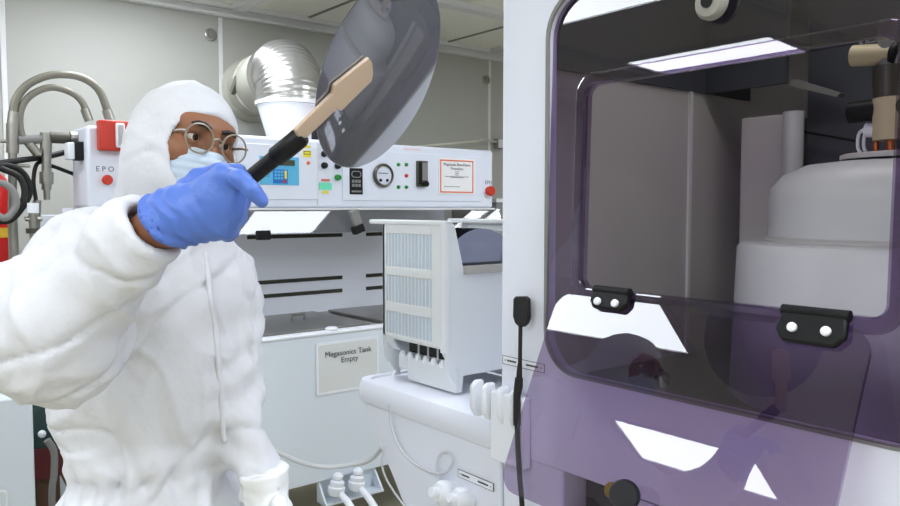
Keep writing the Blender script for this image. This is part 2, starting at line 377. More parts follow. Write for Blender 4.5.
for q in range(3):
    for r in range(2): fp('timer_digit', 1.776 + .016 * q, 1.513 + .018 * r, 1.788 + .016 * q, 1.526 + .018 * r, .002, M_grey, k, 0, back=.008)
fp('print', 1.774, 1.489, 1.824, 1.497, .001, M_grey, k, 0, back=.008)
gx, gz = P2(382, 175.5)
g = build('pressure_gauge', MB().lathe([(.052, 0), (.054, .012), (.048, .02), (.042, .018), (.042, .01)], (gx, CV - .003, gz), (0, -1, 0)), M_bez, c)
build('dial', MB().lathe([(.042, .0), (.042, .012)], (gx, CV - .003, gz), (0, -1, 0)), M_dial, g)
build('needle', MB().box((gx - .03, CV - .0175, gz + .008), (gx + .022, CV - .016, gz + .011)), M_ink, g)
for s_ in (-1, 1): build('screw', MB().lathe([(.007, 0), (.007, .003)], (gx + s_ * .018, CV - .015, gz - .022), (0, -1, 0), 10), M_black, g)
for px, py, m, l in ((397.7, 164.7, M_led_g, 'green indicator'), (405.6, 164.7, M_led_g, 'green indicator'), (405.6, 175.8, M_led_r, 'red indicator'), (397.7, 187.2, M_led_g, 'green indicator'), (405.6, 187.2, M_led_g, 'green indicator')):
    knob(px, py, .0075, m, 'indicator_light', l, .008)
fl = fp('flow_meter', 2.128, 1.52, 2.185, 1.64, .02, M_bez, c, .002)
fp('flow_tube', 2.152, 1.55, 2.18, 1.632, .002, M_grey, fl, back=.02); fp('flow_scale', 2.13, 1.53, 2.15, 1.635, .0015, M_black, fl, back=.02)
build('valve_knob', MB().lathe([(.011, 0), (.013, .02)], (2.163, CV - .022, 1.532), (0, -1, 0), 16), M_black, fl)
ex, ez = P2(488.3, 191); eb = build('emergency_button', MB().lathe([(.022, 0), (.026, .02), (.022, .028)], (ex, CV, ez), (0, -1, 0)), M_red, c, label='red emergency button on right end')
text('EPO', (ex, CV - .0006, ez + .042), XA, ZA, .026, M_ink, c)
ex, ez = P2(106.5, 180); build('emergency_button', MB().lathe([(.016, 0), (.018, .016), (.014, .022)], (ex, CV, ez), (0, -1, 0)), M_red, c, label='red emergency button on left end')
text('E P O', (ex - .004, CV - .0006, ez + .038), XA, ZA, .026, M_ink, c)
fp('brand_print', 2.06, 1.688, 2.16, 1.698, .001, mat('faint_pink', (238, 214, 220), .6), c, 0)
# splash shield hanging under the console
a = math.radians(15); dn = V((0, -math.sin(a), -math.cos(a)))
p0 = V((.8, CV + .002, 1.414)); L = .102
build('shield', MB().prism([p0, V((2.66, p0.y, p0.z)), V((2.66, p0.y, p0.z)) + dn * L, p0 + dn * L], V((0, math.cos(a), -math.sin(a))) * .006), M_shield, c, smooth=0, label='clear tilted splash shield')
build('lip', MB().box((.70, CV - .01, 1.412), (2.62, 3.12, 1.42)), M_alu, c)
for px, py in ((263.5, 235),):
    q = PY(px, py, CV - .03); build('shield_clip', MB().box((q.x - .028, CV - .04, q.z - .02), (q.x + .028, CV - .015, q.z + .018)), M_black, c, bev=.004, label='black clip')
q = PY(356, 219, CV - .05); build('shield_latch', MB().obox(q, (V((.94, 0, .34)), V((0, 1, 0)), V((-.34, 0, .94))), (.02, .012, .04)), M_grey, c, bev=.004)
q2 = PY(358, 229, CV - .055); build('shield_clip', MB().obox(q2, (V((.94, 0, .34)), V((0, 1, 0)), V((-.34, 0, .94))), (.026, .016, .018)), M_black, c, bev=.004, label='black clip')
# notice on console
n = thing('notice_sheet', 'white notice with orange border mounted on right end of console', 'notice', ((2.267 + 2.478) / 2, CV - .004, 1.49))
build('sheet', MB().box((2.26, CV - .007, 1.488), (2.49, CV - .004, 1.66)), M_paperw, n, smooth=0)
build('border', MB().plate_hole([(x, CV - .0085, z) for x, z in rrect(2.372, 1.573, .104, .079, .002, 1)], [(x, CV - .0085, z) for x, z in rrect(2.372, 1.573, .098, .073, .002, 1)], (0, .001, 0)), M_ornge, n, smooth=0)
text('Megasonic Shut-Down', (2.372, CV - .0082, 1.63), XA, ZA, .0185, M_ink, n); text('Procedure', (2.372, CV - .0082, 1.61), XA, ZA, .0185, M_ink, n)
for zz, w in ((1.596, .012), (1.588, .010), (1.58, .012), (1.572, .075), (1.568, .04), (1.523, .05)): build('print', MB().box((2.372 - w - (.03 if zz < 1.53 else 0), CV - .008, zz - .0012), (2.372 + w - (.03 if zz < 1.53 else 0), CV - .007, zz + .0012)), M_ink, n, smooth=0)
# strobe
al = thing('alarm_strobe', 'red alarm box with clear strobe lens on left end of console', 'alarm strobe', (.777, CV, 1.62))
build('alarm_box', MB().box((.732, CV - .05, 1.622), (.836, CV, 1.728)), M_red, al, bev=.006)
ln = build('strobe_lens', MB().box((.782, CV - .066, 1.632), (.812, CV - .05, 1.718)), M_ppw, al, bev=.005)
build('reflector', MB().box((.788, CV - .069, 1.64), (.806, CV - .066, 1.71)), M_foil, ln)
# box behind the strobe carries the hoses
# exhaust duct
du = thing('exhaust_duct', 'silver foil exhaust elbow on a white cone behind the control console', 'exhaust duct', (1.64, 3.2, 1.71))
dc = V((1.642, 3.2, 0)); rr = .15
build('cone', MB().lathe([(.10, 1.71), (.108, 1.74), (.15, 1.885), (.158, 1.885), (.158, 1.90)], dc), M_ppw, du)
dd = V((.22, .90, .03)).normalized(); ring = []; rad = []; R_ = .156; ze = 1.895
for i in range(61):
    q = math.radians(90 * i / 60); ring.append(V((dc.x, dc.y, ze)) + dd * (R_ - R_ * math.cos(q)) + ZA * R_ * math.sin(q)); rad.append(.152 + (.0016 if i % 2 else -.0008) + .0015 * math.sin(i * 1.7))
for j in range(8): ring.append(V((dc.x, dc.y, ze + R_)) + dd * (R_ + .01 * (j + 1))); rad.append(.152 + .001 * (j % 2))
build('foil_elbow', MB().tube([V((dc.x, dc.y, ze - .012))] + ring, [.151] + rad, 48), M_foil, du, smooth=60)
zc = ze + R_
build('horizontal_pipe', MB().cyl(V((dc.x, dc.y, zc)) + dd * .20, V((dc.x, dc.y, zc)) + dd * .888, .148, n=40), M_ductp, du)
build('wall_flange', MB().lathe([(.178, .001), (.178, .02), (.156, .055)], V((dc.x + .9 * dd.x / dd.y, Y1, zc + .9 * dd.z / dd.y)), (0, -1, 0)), M_ductp, du)
q = PY(237, 97, 3.8); build('pipe_clamp', MB().lathe([(.150, -.02), (.156, -.02), (.156, .02), (.150, .02)], V((dc.x, dc.y, zc)) + dd * .62, dd, 40), M_ductp, du)
cpos = V((dc.x, dc.y, zc - .02)) + dd * .62 + V((-.151, 0, 0)); build('clamp_bolt', MB().obox(cpos, (V((1, 0, 0)), V((0, .7, -.7)), V((0, .7, .7))), (.014, .05, .016)), M_steel, du, bev=.003)
# beacon
BX = PY(316, 131, 3.0).x
be = thing('signal_beacon', 'orange and black beacon standing on console beside the silver duct cone', 'beacon', (BX, 3.0, 1.71))
build('beacon_base', MB().lathe([(.02, 1.71), (.02, 1.765), (.018, 1.77)], (BX, 3.0, 0)), M_black, be)
build('beacon_lens', MB().lathe([(.017, 1.77), (.017, 1.80), (.012, 1.822), (.006, 1.827)], (BX, 3.0, 0)), M_org, be)
# cable right end
cb = build('grey_conduit', MB().tube(bez([(2.2, 3.36, 1.715), PY(470, 142, 3.5), PY(483, 140, 3.9), PY(496, 142, Y1 - .03), PY(497, 142, Y1 - .005)]), .008, 8), M_ductp)
tag(cb, 'thin grey cable arching from console top to the back wall near tower', 'cable')
q = PY(498, 143, Y1 - .03); jb = thing('junction_box', 'small grey wall box where the thin cable ends beside the tower', 'junction box', (q.x, Y1, q.z - .04))
build('box_body', MB().box((q.x - .02, Y1 - .05, q.z - .04), (q.x + .05, Y1, q.z + .03)), M_grey, jb, bev=.004); build('box_cover', MB().box((q.x - .015, Y1 - .055, q.z - .035), (q.x + .045, Y1 - .05, q.z + .025)), M_alu, jb)
eq = thing('bench_side_unit', 'grey steel unit behind the right end of the console beside tower', 'equipment box', (2.9, 3.3, 0))
build('unit_body', MB().box((2.73, 3.0, 1.30), (3.2, 3.38, 1.45)), M_grey, eq, bev=.006); build('unit_cap', MB().box((2.72, 2.99, 1.45), (3.21, 3.38, 1.47)), M_alu, eq); build('unit_stand', MB().box((2.9, 3.1, 0), (3.0, 3.3, 1.30)), M_grey, eq)
# ------------------------------------------------------------------ hoses and pipes at the left
HV = 3.03
def hose(pts, r, label, m=M_braid, nm='flexible_hose', cat='hose', fit=True, v=HV):
    P = [PY(x, y, v + (d[0] if d else 0)) for x, y, *d in pts]
    t = thing(nm, label, cat, P[-1])
    build('hose_body', MB().tube(bez(P), r, 12), m, t)
    if fit:
        for a_, b_ in ((P[0], P[1]), (P[-1], P[-2])):
            d = (b_ - a_).normalized(); build('hose_fitting', MB().cyl(a_ - d * .012, a_ + d * .035, r * 1.35, n=10), M_steel, t)
    return t
hose([(13, 122), (15, 102), (26, 86), (45, 76.5), (65, 74.5), (85, 79), (100, 92), (110, 119)], .014, 'outer thick grey braided hose looping over the pipe manifold')
hose([(36, 152), (22, 135), (20.5, 112), (30, 96), (50, 87.5), (70, 92), (82, 102), (88, 118)], .012, 'inner grey braided hose looping under the larger hose')
pm = thing('pipe_manifold', 'stainless pipe manifold with elbow and valve left of the console', 'pipework', PY(45, 215, HV))
def seg(nm, x0, y0, x1, y1, r, m=M_steel, lab=None, v=HV): return build(nm, MB().cyl(PY(x0, y0, v), PY(x1, y1, v), r, n=14), m, pm, label=lab)
seg('vertical_fitting', 12.5, 124, 12.5, 153, .02); seg('hose_stub', 12.5, 153, 12.5, 215, .014); q = PY(12.5, 215, HV); build('stand_pipe', MB().cyl(q, V((q.x, q.y, 0)), .016), M_steel, pm)
seg('manifold_bar', 18, 140, 46, 139, .016, M_grey); seg('elbow', 46, 133, 46, 150, .02); seg('union', 50, 137.5, 70, 138.5, .02, M_bez, 'dark pipe union'); seg('union_nut', 70, 138, 79, 138, .024); seg('pipe_end', 80, 138, 82, 138, .018)
seg('drop_pipe', 46.5, 150, 46.5, 190, .016); seg('drop_fitting', 46.5, 172, 46.5, 184, .023); seg('drop_end', 46.5, 190, 47, 200, .011)
seg('low_pipe', 0, 165, 30, 166, .006); seg('low_pipe', 0, 141, 14, 142, .006)
seg('riser', 37, 200, 33, 290, .014); 
sv = thing('solenoid_valve', 'black and white solenoid valve at end of the black cable', 'valve', PY(76, 158, HV - .05))
q0, q1, q2 = PY(66, 151, HV - .06), PY(73, 151.5, HV - .06), PY(84, 151, HV - .06)
build('coil', MB().obox((q1 + q2) / 2, (XA, YA, ZA), ((q2 - q1).length / 2, .03, .033)), M_black, sv, bev=.006); build('coil_cap', MB().obox((q0 + q1) / 2, (XA, YA, ZA), ((q1 - q0).length / 2, .028, .03)), M_ppw, sv, bev=.004)
bv_ = thing('ball_valve', 'white and steel valve below black cable near the white shoulder', 'valve', PY(33, 235, HV - .1))
q = PY(33, 203, HV - .1); build('valve_head', MB().cyl(PY(33, 203, HV - .1), PY(33, 213, HV - .1), .018), M_ppw, bv_); build('valve_body', MB().cyl(PY(33, 213, HV - .1), PY(34, 236, HV - .1), .014), M_steel, bv_); q = PY(34, 236, HV - .1); build('drain_pipe', MB().tube([q, q + V((-.01, 0, -.12)), V((q.x - .2, q.y - .02, .86)), V((q.x - .22, q.y - .02, 0))], .012, 10), M_steel, bv_); build('valve_lever', MB().cyl(PY(25, 219, HV - .1), PY(42, 219, HV - .1), .008), M_steel, bv_); build('valve_nut', MB().cyl(PY(33.5, 228, HV - .1), PY(34, 233, HV - .1), .024), M_bez, bv_)
cbl = thing('black_cable', 'coiled black cable hanging at left edge and leading to solenoid valve', 'cable', PY(5, 220, 3.0))
build('cable_coil', MB().tube(bez([PY(x, y, 3.0 + d) for x, y, d in ((66, 152, .12), (45, 157, .06), (15, 161, .02), (-8, 166, 0), (-14, 180, 0), (-10, 215, -.01), (8, 221, 0), (22, 208, .01), (30, 190, .01), (22, 172, .0), (4, 165, -.02), (-14, 172, -.04), (-22, 195, -.05), (-8, 218, -.05), (10, 216, -.05), (24, 198, -.05), (20, 178, -.05), (0, 168, -.06))]), .0105, 10), M_rubber, cbl)
build('cable_tail', MB().tube(bez([PY(36, 200, 3.02), PY(33.5, 180, 3.04), PY(38, 163, 3.05), PY(52, 166, 3.08), PY(76, 175, 3.12)]), .007, 8), M_rubber, cbl)
wc = build('white_cable', MB().tube(bez([PY(x, y, 2.94) for x, y in ((-20, 215), (-15, 190), (0, 183), (12, 190), (16, 205), (6, 218), (-15, 224))] + [V((.30, 2.9, 1.0)), V((.30, 2.88, .4)), V((.32, 2.9, .012))]), .012, 10), M_grey); tag(wc, 'light grey cable loop inside the coiled black cable', 'cable')
fe = thing('fire_extinguisher', 'red extinguisher with yellow label at left edge behind the cable coil', 'fire extinguisher', PY(2, 300, 3.6))
q = PY(-9, 230, 3.6)
build('cylinder', MB().lathe([(.06, -.45), (.075, -.43), (.075, .16), (.06, .21), (.03, .24), (.02, .26)], (q.x, 3.6, q.z)), M_fire, fe); build('valve_top', MB().lathe([(.022, .26), (.022, .30), (.035, .31), (.03, .34)], (q.x, 3.6, q.z)), M_black, fe)
build('label_band', MB().lathe([(.0762, -.03), (.0762, .01)], (q.x, 3.6, q.z)), M_dyel, fe, label='yellow label')
build('wall_bracket', MB().box((q.x - .03, 3.67, q.z - .1), (q.x + .03, 4.1, q.z - .06)), M_steel, fe)
wp = thing('white_side_panel', 'pale grey panel standing behind the pipes below the console left end', 'panel', (.62, 3.7, 0))
build('panel_sheet', MB().box((.66, 3.72, .05), (1.15, 3.75, 1.39)), M_cab, wp, bev=.004); build('panel_foot', MB().box((.66, 3.66, 0), (1.15, 3.81, .05)), M_grey, wp)
# left cabinet
lc = thing('low_cabinet', 'pale low cabinet at left edge under the raised elbow', 'cabinet', (.2, 2.45, 0))
build('cabinet_body', MB().box((-.3, 2.2, .08), (.384, 2.62, .935)), M_cab, lc, bev=.006); build('plinth', MB().box((-.28, 2.24, 0), (.36, 2.6, .08)), M_dark, lc)
q = PX(0, 0, 1); qa = PY(3, 492, 2.2)
build('pull_handle', MB().plate_hole([(x, 2.195, z) for x, z in rrect(qa.x - .05, qa.z - .03, .06, .035, .01, 3)], [(x, 2.195, z) for x, z in rrect(qa.x - .05, qa.z - .03, .055, .03, .008, 3)], (0, .006, 0)), M_alu, lc)
pu = thing('transfer_pump', 'dark green and maroon pump on floor between low cabinet and white suit', 'pump', (.66, 3.2, 0))
q = PY(40, 430, 3.1); qb = PY(39, 458, 3.1)
build('pump_body', MB().lathe([(.09, q.z - .06), (.09, q.z + .14), (.07, q.z + .18)], (q.x, 3.1, 0)), M_green, pu); build('pump_foot', MB().lathe([(.10, qb.z - .05), (.10, qb.z + .06)], (q.x, 3.1, 0)), M_maroon, pu); build('pump_stand', MB().lathe([(.06, 0), (.06, qb.z - .05)], (q.x, 3.1, 0)), M_brown, pu)
build('gauge_plug', MB().sphere(PY(42, 434, 2.98), .014, 10), M_ppw, pu)
gh = build('drain_hose', MB().tube(bez([PY(x, y, 2.9) for x, y in ((47, 440), (54, 452), (54, 475), (52, 500))] + [V((PY(52, 500, 2.9).x, 2.92, .01))]), .012, 10), M_grey); tag(gh, 'grey drain hose hanging between low cabinet and white suit', 'hose')
bp = build('brown_pipe', MB().tube([PY(44, 440, 3.3), PY(66, 474, 3.3), PY(80, 500, 3.3)], .02, 10), M_brown); tag(bp, 'brown pipe sloping down behind the grey drain hose', 'pipe')
# ------------------------------------------------------------------ side counter (rinse sink)
CT = .915
ct = thing('sink_counter', 'white counter with rounded rim holding the white wafer cassette', 'counter', (1.5, 1.6, 0))
def yz(u, y, z): return V((u, y, z))
rim = rrect((1.19 + 1.93) / 2, (1.29 + 1.94) / 2, .37, .325, .05, 6)
slab = MB(); cen = V(((1.19 + 1.93) / 2, (1.29 + 1.94) / 2, 0))
rings = []
for s_, z in ((.96, .846), (.985, .848), (1.0, .858), (1.0, .90), (.985, CT), (.93, CT), (.92, CT - .006)):
    rings.append([V((cen.x + (x - cen.x) * (1 - (1 - s_) * .37 / .37), cen.y + (y - cen.y) * s_, z)) for x, y in rim])
slab.loft(rings)
build('counter_top', slab, M_white, ct)
body = [(1.31, .80), (1.87, .80), (1.755, .685), (1.69, .60), (1.66, .3), (1.66, .06), (1.31, .06)]
mb = MB().prism([V((1.20, y, z)) for y, z in [(1.30, .85), (1.885, .85), (1.885, .815), (1.755, .67), (1.69, .59), (1.64, .3), (1.64, .08), (1.30, .08)]], (.66, 0, 0))
build('sink_body', mb, M_white, ct, bev=.006)
build('plinth', MB().box((1.26, 1.34, 0), (1.84, 1.62, .08)), M_dark, ct)
lb = thing('label_strip', 'narrow white label with black outline stuck on the sink counter front', 'label', PX(472, 480, 1.196))
y0, y1, za, zb = 1.455, 1.322, .747, .767
build('strip', MB().box((1.1965, y1, za), (1.199, y0, zb)), M_ppw, lb, smooth=0)
build('outline', MB().plate_hole([(1.1962, y, z) for y, z in rrect((y0 + y1) / 2, (za + zb) / 2, (y0 - y1) / 2, .010, .0005, 1)], [(1.1962, y, z) for y, z in rrect((y0 + y1) / 2, (za + zb) / 2, (y0 - y1) / 2 - .0014, .0088, .0005, 1)], (.002, 0, 0)), M_ink, lb, smooth=0)
def marks(par, u, y0, y1, z, h):
    mb = MB(); L_ = y0 - y1
    for a_, b_ in ((.12, .32), (.58, .84)):
        k_ = a_
        while k_ < b_:
            mb.box((u - .0012, y0 - L_ * (k_ + .022), z - h), (u, y0 - L_ * k_, z + h)); k_ += .032
    mb.prism([(u - .0012, y0 - L_ * .05, z), (u - .0012, y0 - L_ * .08, z + h), (u - .0012, y0 - L_ * .08, z - h)], (.001, 0, 0)); mb.prism([(u - .0012, y0 - L_ * .91, z), (u - .0012, y0 - L_ * .94, z + h), (u - .0012, y0 - L_ * .94, z - h)], (.001, 0, 0))
    build('print', mb, M_ink, par, smooth=0)
marks(lb, 1.1965, y0, y1, .757, .002)
# loose fittings at counter front
for px, py, s_, l in ((452, 493, 1, 'white plastic drain fitting on sink counter front below the label, left one'), (470, 499, .9, 'white plastic drain fitting on sink counter front below the label, right one')):
    q = PX(px, py, 1.2); t = thing('drain_fitting', l, 'drain fitting', q)
    build('cap', MB().lathe([(.028 * s_, 0), (.03 * s_, .02), (.03 * s_, .035), (.022 * s_, .045)], q, (-1, .1, .25)), M_ppw, t); build('nipple', MB().lathe([(.012 * s_, .045), (.012 * s_, .065)], q, (-1, .1, .25)), M_ppw, t)
def ctube(pts, r, label, u=None, v=None, m=M_tube):
    P = [(PX(x, y, 1.19) if d is None else PY(x, y, d)) for x, y, d in pts]
    o = build('clear_tube', MB().tube(bez(P), r, 8), m); return tag(o, label, 'tube')
ctube([(389, 405, None), (393, 432, None), (405, 455, None), (425, 470, None), (444, 473, None), (453, 462, None), (450, 453, None), (441, 454, None), (437, 466, None), (440, 490, None)], .0035, 'thin clear tube curling in a loop on sink counter front')
ctube([(383, 447, 2.3), (370, 460, 2.4), (350, 465, 2.5), (325, 467, 2.6), (300, 462, 2.62), (272, 449, 2.62), (262, 440, 2.62)], .009, 'clear tube hanging across bench front towards the white suit')
ctube([(384, 447, None), (382, 465, None), (388, 482, None), (400, 500, None), (408, 510, None)], .003, 'thin clear tube along the slanted left edge of sink counter')
# ------------------------------------------------------------------ wafer cassette
ca = thing('wafer_cassette', 'tall white translucent wafer cassette standing on the sink counter', 'wafer cassette', (1.44, 1.75, CT))
U0, U1_, VA, VB = 1.27, 1.60, 1.61, 1.90
for side in (0, 1):
    fx = (lambda x: x) if side == 0 else (lambda x: U0 + U1_ - x)
    mb = MB(); th = .006 if side == 0 else -.006
    def band(z_a, z_b, t_=.006, y_a=VA, y_b=VB, o_=0): mb.box((min(fx(U0 + o_), fx(U0 + o_ + t_)), y_a, z_a), (max(fx(U0 + o_), fx(U0 + o_ + t_)), y_b, z_b))
    [band(z_a, z_b, .008, VA + .05, VB - .018) for z_a, z_b in ((1.345, 1.378), (1.222, 1.25), (1.115, 1.145), (1.04, 1.052))]; band(1.04, 1.378, .008, VA, VA + .05); band(1.04, 1.378, .008, VB - .018, VB)
    w = build('side_wall', mb, M_cass, ca, bev=.003)
    mb = MB(); [band(z_a, z_b, .0025, VA + .05, VB - .018, .002) for z_a, z_b in ((1.052, 1.115), (1.145, 1.222), (1.25, 1.345))]; build('wall_web', mb, M_cass2, w, label='thinner see-through wall web')
    mb = MB()
    for i in range(13):
        yy = VA + .06 + (VB - VA - .09) * i / 12
        mb.box((min(fx(U0 + .0008), fx(U0 + .022)), yy - .0022, 1.05), (max(fx(U0 + .0008), fx(U0 + .022)), yy + .0022, 1.35))
    build('slot_ribs', mb, M_cass, w)
    # curved lower wall, then toothed opening and skirt
    mb = MB(); prof = [(0, 1.045), (.004, 1.03), (.014, 1.012), (.03, .998)]
    for y_a, y_b in ((VB - .05, VB), (VA, VA + .012)):
        mb.loft([[V((fx(U0 + x), y_a, z)), V((fx(U0 + x), y_b, z)), V((fx(U0 + x + .008), y_b, z)), V((fx(U0 + x + .008), y_a, z))] for x, z in prof])
    mb.loft([[V((fx(U0 + x), VA, z)), V((fx(U0 + x), VB, z)), V((fx(U0 + x + .008), VB, z)), V((fx(U0 + x + .008), VA, z))] for x, z in ((0, 1.048), (.002, 1.036))])
    build('lower_curve', mb, M_cass, w)
    mb = MB()
    for i in range(6):
        yy = VA + .045 + i * .038
        mb.sphere((fx(U0 + .036), yy, .985), (.009, .013, .014), 10)
    build('wafer_teeth', mb, M_ppw, w)
    build('dark_gap_strip', MB().box((min(fx(U0 + .044), fx(U0 + .05)), VA + .02, .996), (max(fx(U0 + .044), fx(U0 + .05)), VB - .075, 1.034)), M_waferd, w, label='dark strip added as the shadowed gap of wafer edges')  # flat dark strip added to give the opening its shadow
    for q_ in (.075, .12, .165): build('separator', MB().box((min(fx(U0 + .04), fx(U0 + .046)), VA + q_ - .002, .99), (max(fx(U0 + .04), fx(U0 + .046)), VA + q_ + .002, 1.04)), M_cass, w)
    build('skirt', MB().box((min(fx(U0 + .03), fx(U0 + .04)), VA - .02, CT), (max(fx(U0 + .03), fx(U0 + .04)), VB - .085, .985)).box((min(fx(U0 + .03), fx(U0 + .04)), VB - .085, CT + .03), (max(fx(U0 + .03), fx(U0 + .04)), VB - .04, .985)), M_cass, w, bev=.003)
    build('top_flange', MB().box((min(fx(U0 - .004), fx(U0 + .03)), VA - .012, 1.372), (max(fx(U0 - .004), fx(U0 + .03)), VB + .066, 1.386)), M_cass, w, bev=.004)
# near end panel (wafers show above it) and far end panel
pan = [(U0, CT + .06), (U0 + .04, CT + .012), (U0 + .03, CT), (U0 + .055, CT), (U0 + .06, CT + .045), (U1_ - .06, CT + .045), (U1_ - .055, CT), (U1_ - .03, CT), (U1_ - .04, CT + .012), (U1_, CT + .06), (U1_, 1.376), (U1_ - .03, 1.376), (U1_ - .055, 1.26), (U0 + .058, 1.26), (U0 + .028, 1.376), (U0, 1.376)]
e1 = build('end_panel', MB().prism([(x, VA - .018, z) for x, z in pan], (0, .012, 0)), M_cass, ca, bev=.003)
build('corner_post', MB().cyl((U0 + .006, VA - .006, 1.03), (U0 + .006, VA - .006, 1.378), .015, n=16), M_cass, ca)
build('panel_ledge', MB().box((U0 + .058, VA - .03, 1.24), (U1_ - .058, VA - .006, 1.262)), M_tan if False else mat('ledge_grey', (176, 172, 165), .5), e1, label='grey beige top ledge')
build('end_panel', MB().prism([(x, VB - .012, z) for x, z in pan], (0, .01, 0)), M_cass, ca)
build('cross_bar', MB().box((U0 + .04, VA + .06, .965), (U1_ - .04, VB - .05, .975)), M_cass, ca)
def wafer_std(y, m): 
    return build('silicon_wafer', MB().lathe([(.149, -.0005), (.15, 0), (.149, .0005)], ((U0 + U1_) / 2, y, 1.212), (0, 1, 0), 64), m, smooth=20)
w0 = wafer_std(VA + .03, M_wafer2); tag(w0, 'grey silicon wafer standing nearest in the white cassette', 'silicon wafer', 'wafers standing in the cassette')
w1 = wafer_std(VA + .045, M_waferd); tag(w1, 'dark silicon wafer in the cassette just behind its front wafer', 'silicon wafer', 'wafers standing in the cassette')
lab = ['second dark wafer edge counted behind the grey front cassette wafer', 'third dark wafer edge counted behind the grey front cassette wafer', 'dark wafer edge seen through leftmost gap in cassette bottom opening', 'dark wafer edge seen through middle of cassette bottom opening', 'farthest dark wafer edge at left end of cassette bottom opening']
for i, yy in enumerate((VA + .06, VA + .075, VA + .10, VA + .13, VA + .16)):
    w = w1.copy(); COL.objects.link(w); w.location.y += yy - (VA + .045); w['label'] = 'dark silicon wafer standing deep in the cassette behind the front two wafers'
# ------------------------------------------------------------------ spin tool
UT = 1.19; TL, TR, TB, TT = 1.289, -.15, .86, 2.12
TU = 2.15
tl = thing('wafer_spin_tool', 'large white process tool with purple acrylic front filling right side', 'process tool', ((UT + TU) / 2, (TL + TR) / 2, 0))
def fr(y, z, u=UT): return V((u, y, z))
oc = rrect((1.148 + .36) / 2, (1.072 + 1.862) / 2, (1.148 - .36) / 2, (1.862 - 1.072) / 2, .085, 8)
# fascia with rounded opening: loft outer ring of same count
def outer_ring(pts, lo, hi):
    cx = sum(p[0] for p in pts) / len(pts); cy = sum(p[1] for p in pts) / len(pts); out = []
    for x, y in pts:
        dx, dy = x - cx, y - cy; s1 = ((hi[0] - cx) / dx if dx > 0 else (lo[0] - cx) / dx) if abs(dx) > 1e-9 else 1e9; s2 = ((hi[1] - cy) / dy if dy > 0 else (lo[1] - cy) / dy) if abs(dy) > 1e-9 else 1e9
        s_ = min(s1, s2); out.append([cx + dx * s_, cy + dy * s_])
    for corner in ((lo[0], lo[1]), (lo[0], hi[1]), (hi[0], lo[1]), (hi[0], hi[1])):
        j = min(range(len(out)), key=lambda i: (out[i][0] - corner[0]) ** 2 + (out[i][1] - corner[1]) ** 2); out[j] = list(corner)
    return out
og = outer_ring(oc, (TR, TB), (TL, TT))
build('fascia', MB().plate_hole([fr(y, z) for y, z in og], [fr(y, z) for y, z in oc], (.03, 0, 0)), M_white, tl, smooth=0, bev=.004)
mb = MB().box((UT + .03, TL - .02, TB), (TU, TL, TT)).box((UT + .03, TR, TB), (TU, TR + .02, TT)).box((UT + .03, TR, TT - .02), (TU, TL, TT)).box((TU - .02, TR, TB), (TU, TL, TT)).box((UT + .03, TR, TB), (TU, TL, TB + .02))
build('cabinet_shell', mb, M_white, tl)
build('tower_leg', MB().box((UT + .005, 1.10, .02), (TU, TL - .002, TB)), M_white, tl, bev=.006)
build('base_plinth', MB().box((UT + .07, TR + .02, .02), (TU - .02, 1.09, TB)), M_dark, tl)
build('lower_panel', MB().box((UT + .008, TR + .01, .02), (UT + .03, .93, TB - .005)), M_white, tl)
build('chamber_liner', MB().box((UT + .04, 1.225, TB + .02), (TU - .03, 1.235, TT - .03)).box((TU - .035, TR + .03, TB + .02), (TU - .025, 1.225, TT - .03)).box((UT + .04, TR + .025, TB + .02), (TU - .03, TR + .035, TT - .03)), M_cham, tl)
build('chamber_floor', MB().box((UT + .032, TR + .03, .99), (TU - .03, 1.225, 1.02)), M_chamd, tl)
for y in (.95, .78, .62, .46): build('floor_drain', MB().box((UT + .06, y - .05, 1.02), (UT + .10, y + .03, 1.024)), M_black, tl)
q = on(689, 150, (0, 1.225, 0), YA); build('liner_seam', MB().box((q.x - .006, 1.218, 1.02), (q.x + .006, 1.225, TT - .04)), M_alu, tl)
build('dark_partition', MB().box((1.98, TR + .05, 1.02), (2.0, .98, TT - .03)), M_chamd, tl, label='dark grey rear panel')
build('rear_column', MB().box((1.90, 1.0, 1.02), (2.09, 1.12, 1.66)), M_cham, tl, bev=.006); build('rear_post', MB().cyl((1.88, .965, 1.02), (1.88, .965, 1.66), .025), M_dome, tl)
build('rod', MB().tube([PX(768, 125, 1.95), PX(800, 131, 1.95), PX(856, 141, 1.95)], .003, 8), M_black, tl)
build('bracket_shelf', MB().prism([PX(778, 82, 1.95), PX(800, 80, 1.95), PX(846, 94, 1.95), PX(842, 98, 1.95), PX(800, 88, 1.95)], (-.03, 0, 0)), M_grey, tl)
cl_ = thing('chamber_fill_light', 'slim added fill lamp, unseen under the roof inside the process tool chamber', 'fill light', (1.6, .55, TT - .05))  # fill lamp added out of sight to brighten the chamber
build('fill_body', MB().box((1.55, .1, TT - .045), (1.67, 1.0, TT - .021)), M_grey, cl_); build('diffuser', MB().box((1.56, .12, TT - .05), (1.66, .98, TT - .045)), M_cfill, cl_, smooth=0)
build('upper_dark_sheet', MB().box((UT + .05, 1.215, 1.735), (TU - .04, 1.224, TT - .04)).box((1.88, .99, 1.735), (1.9, 1.215, TT - .04)), M_chamd, tl, label='dark grey sheet added to darken the upper liner')  # dark sheets added so the chamber top looks shaded through the acrylic
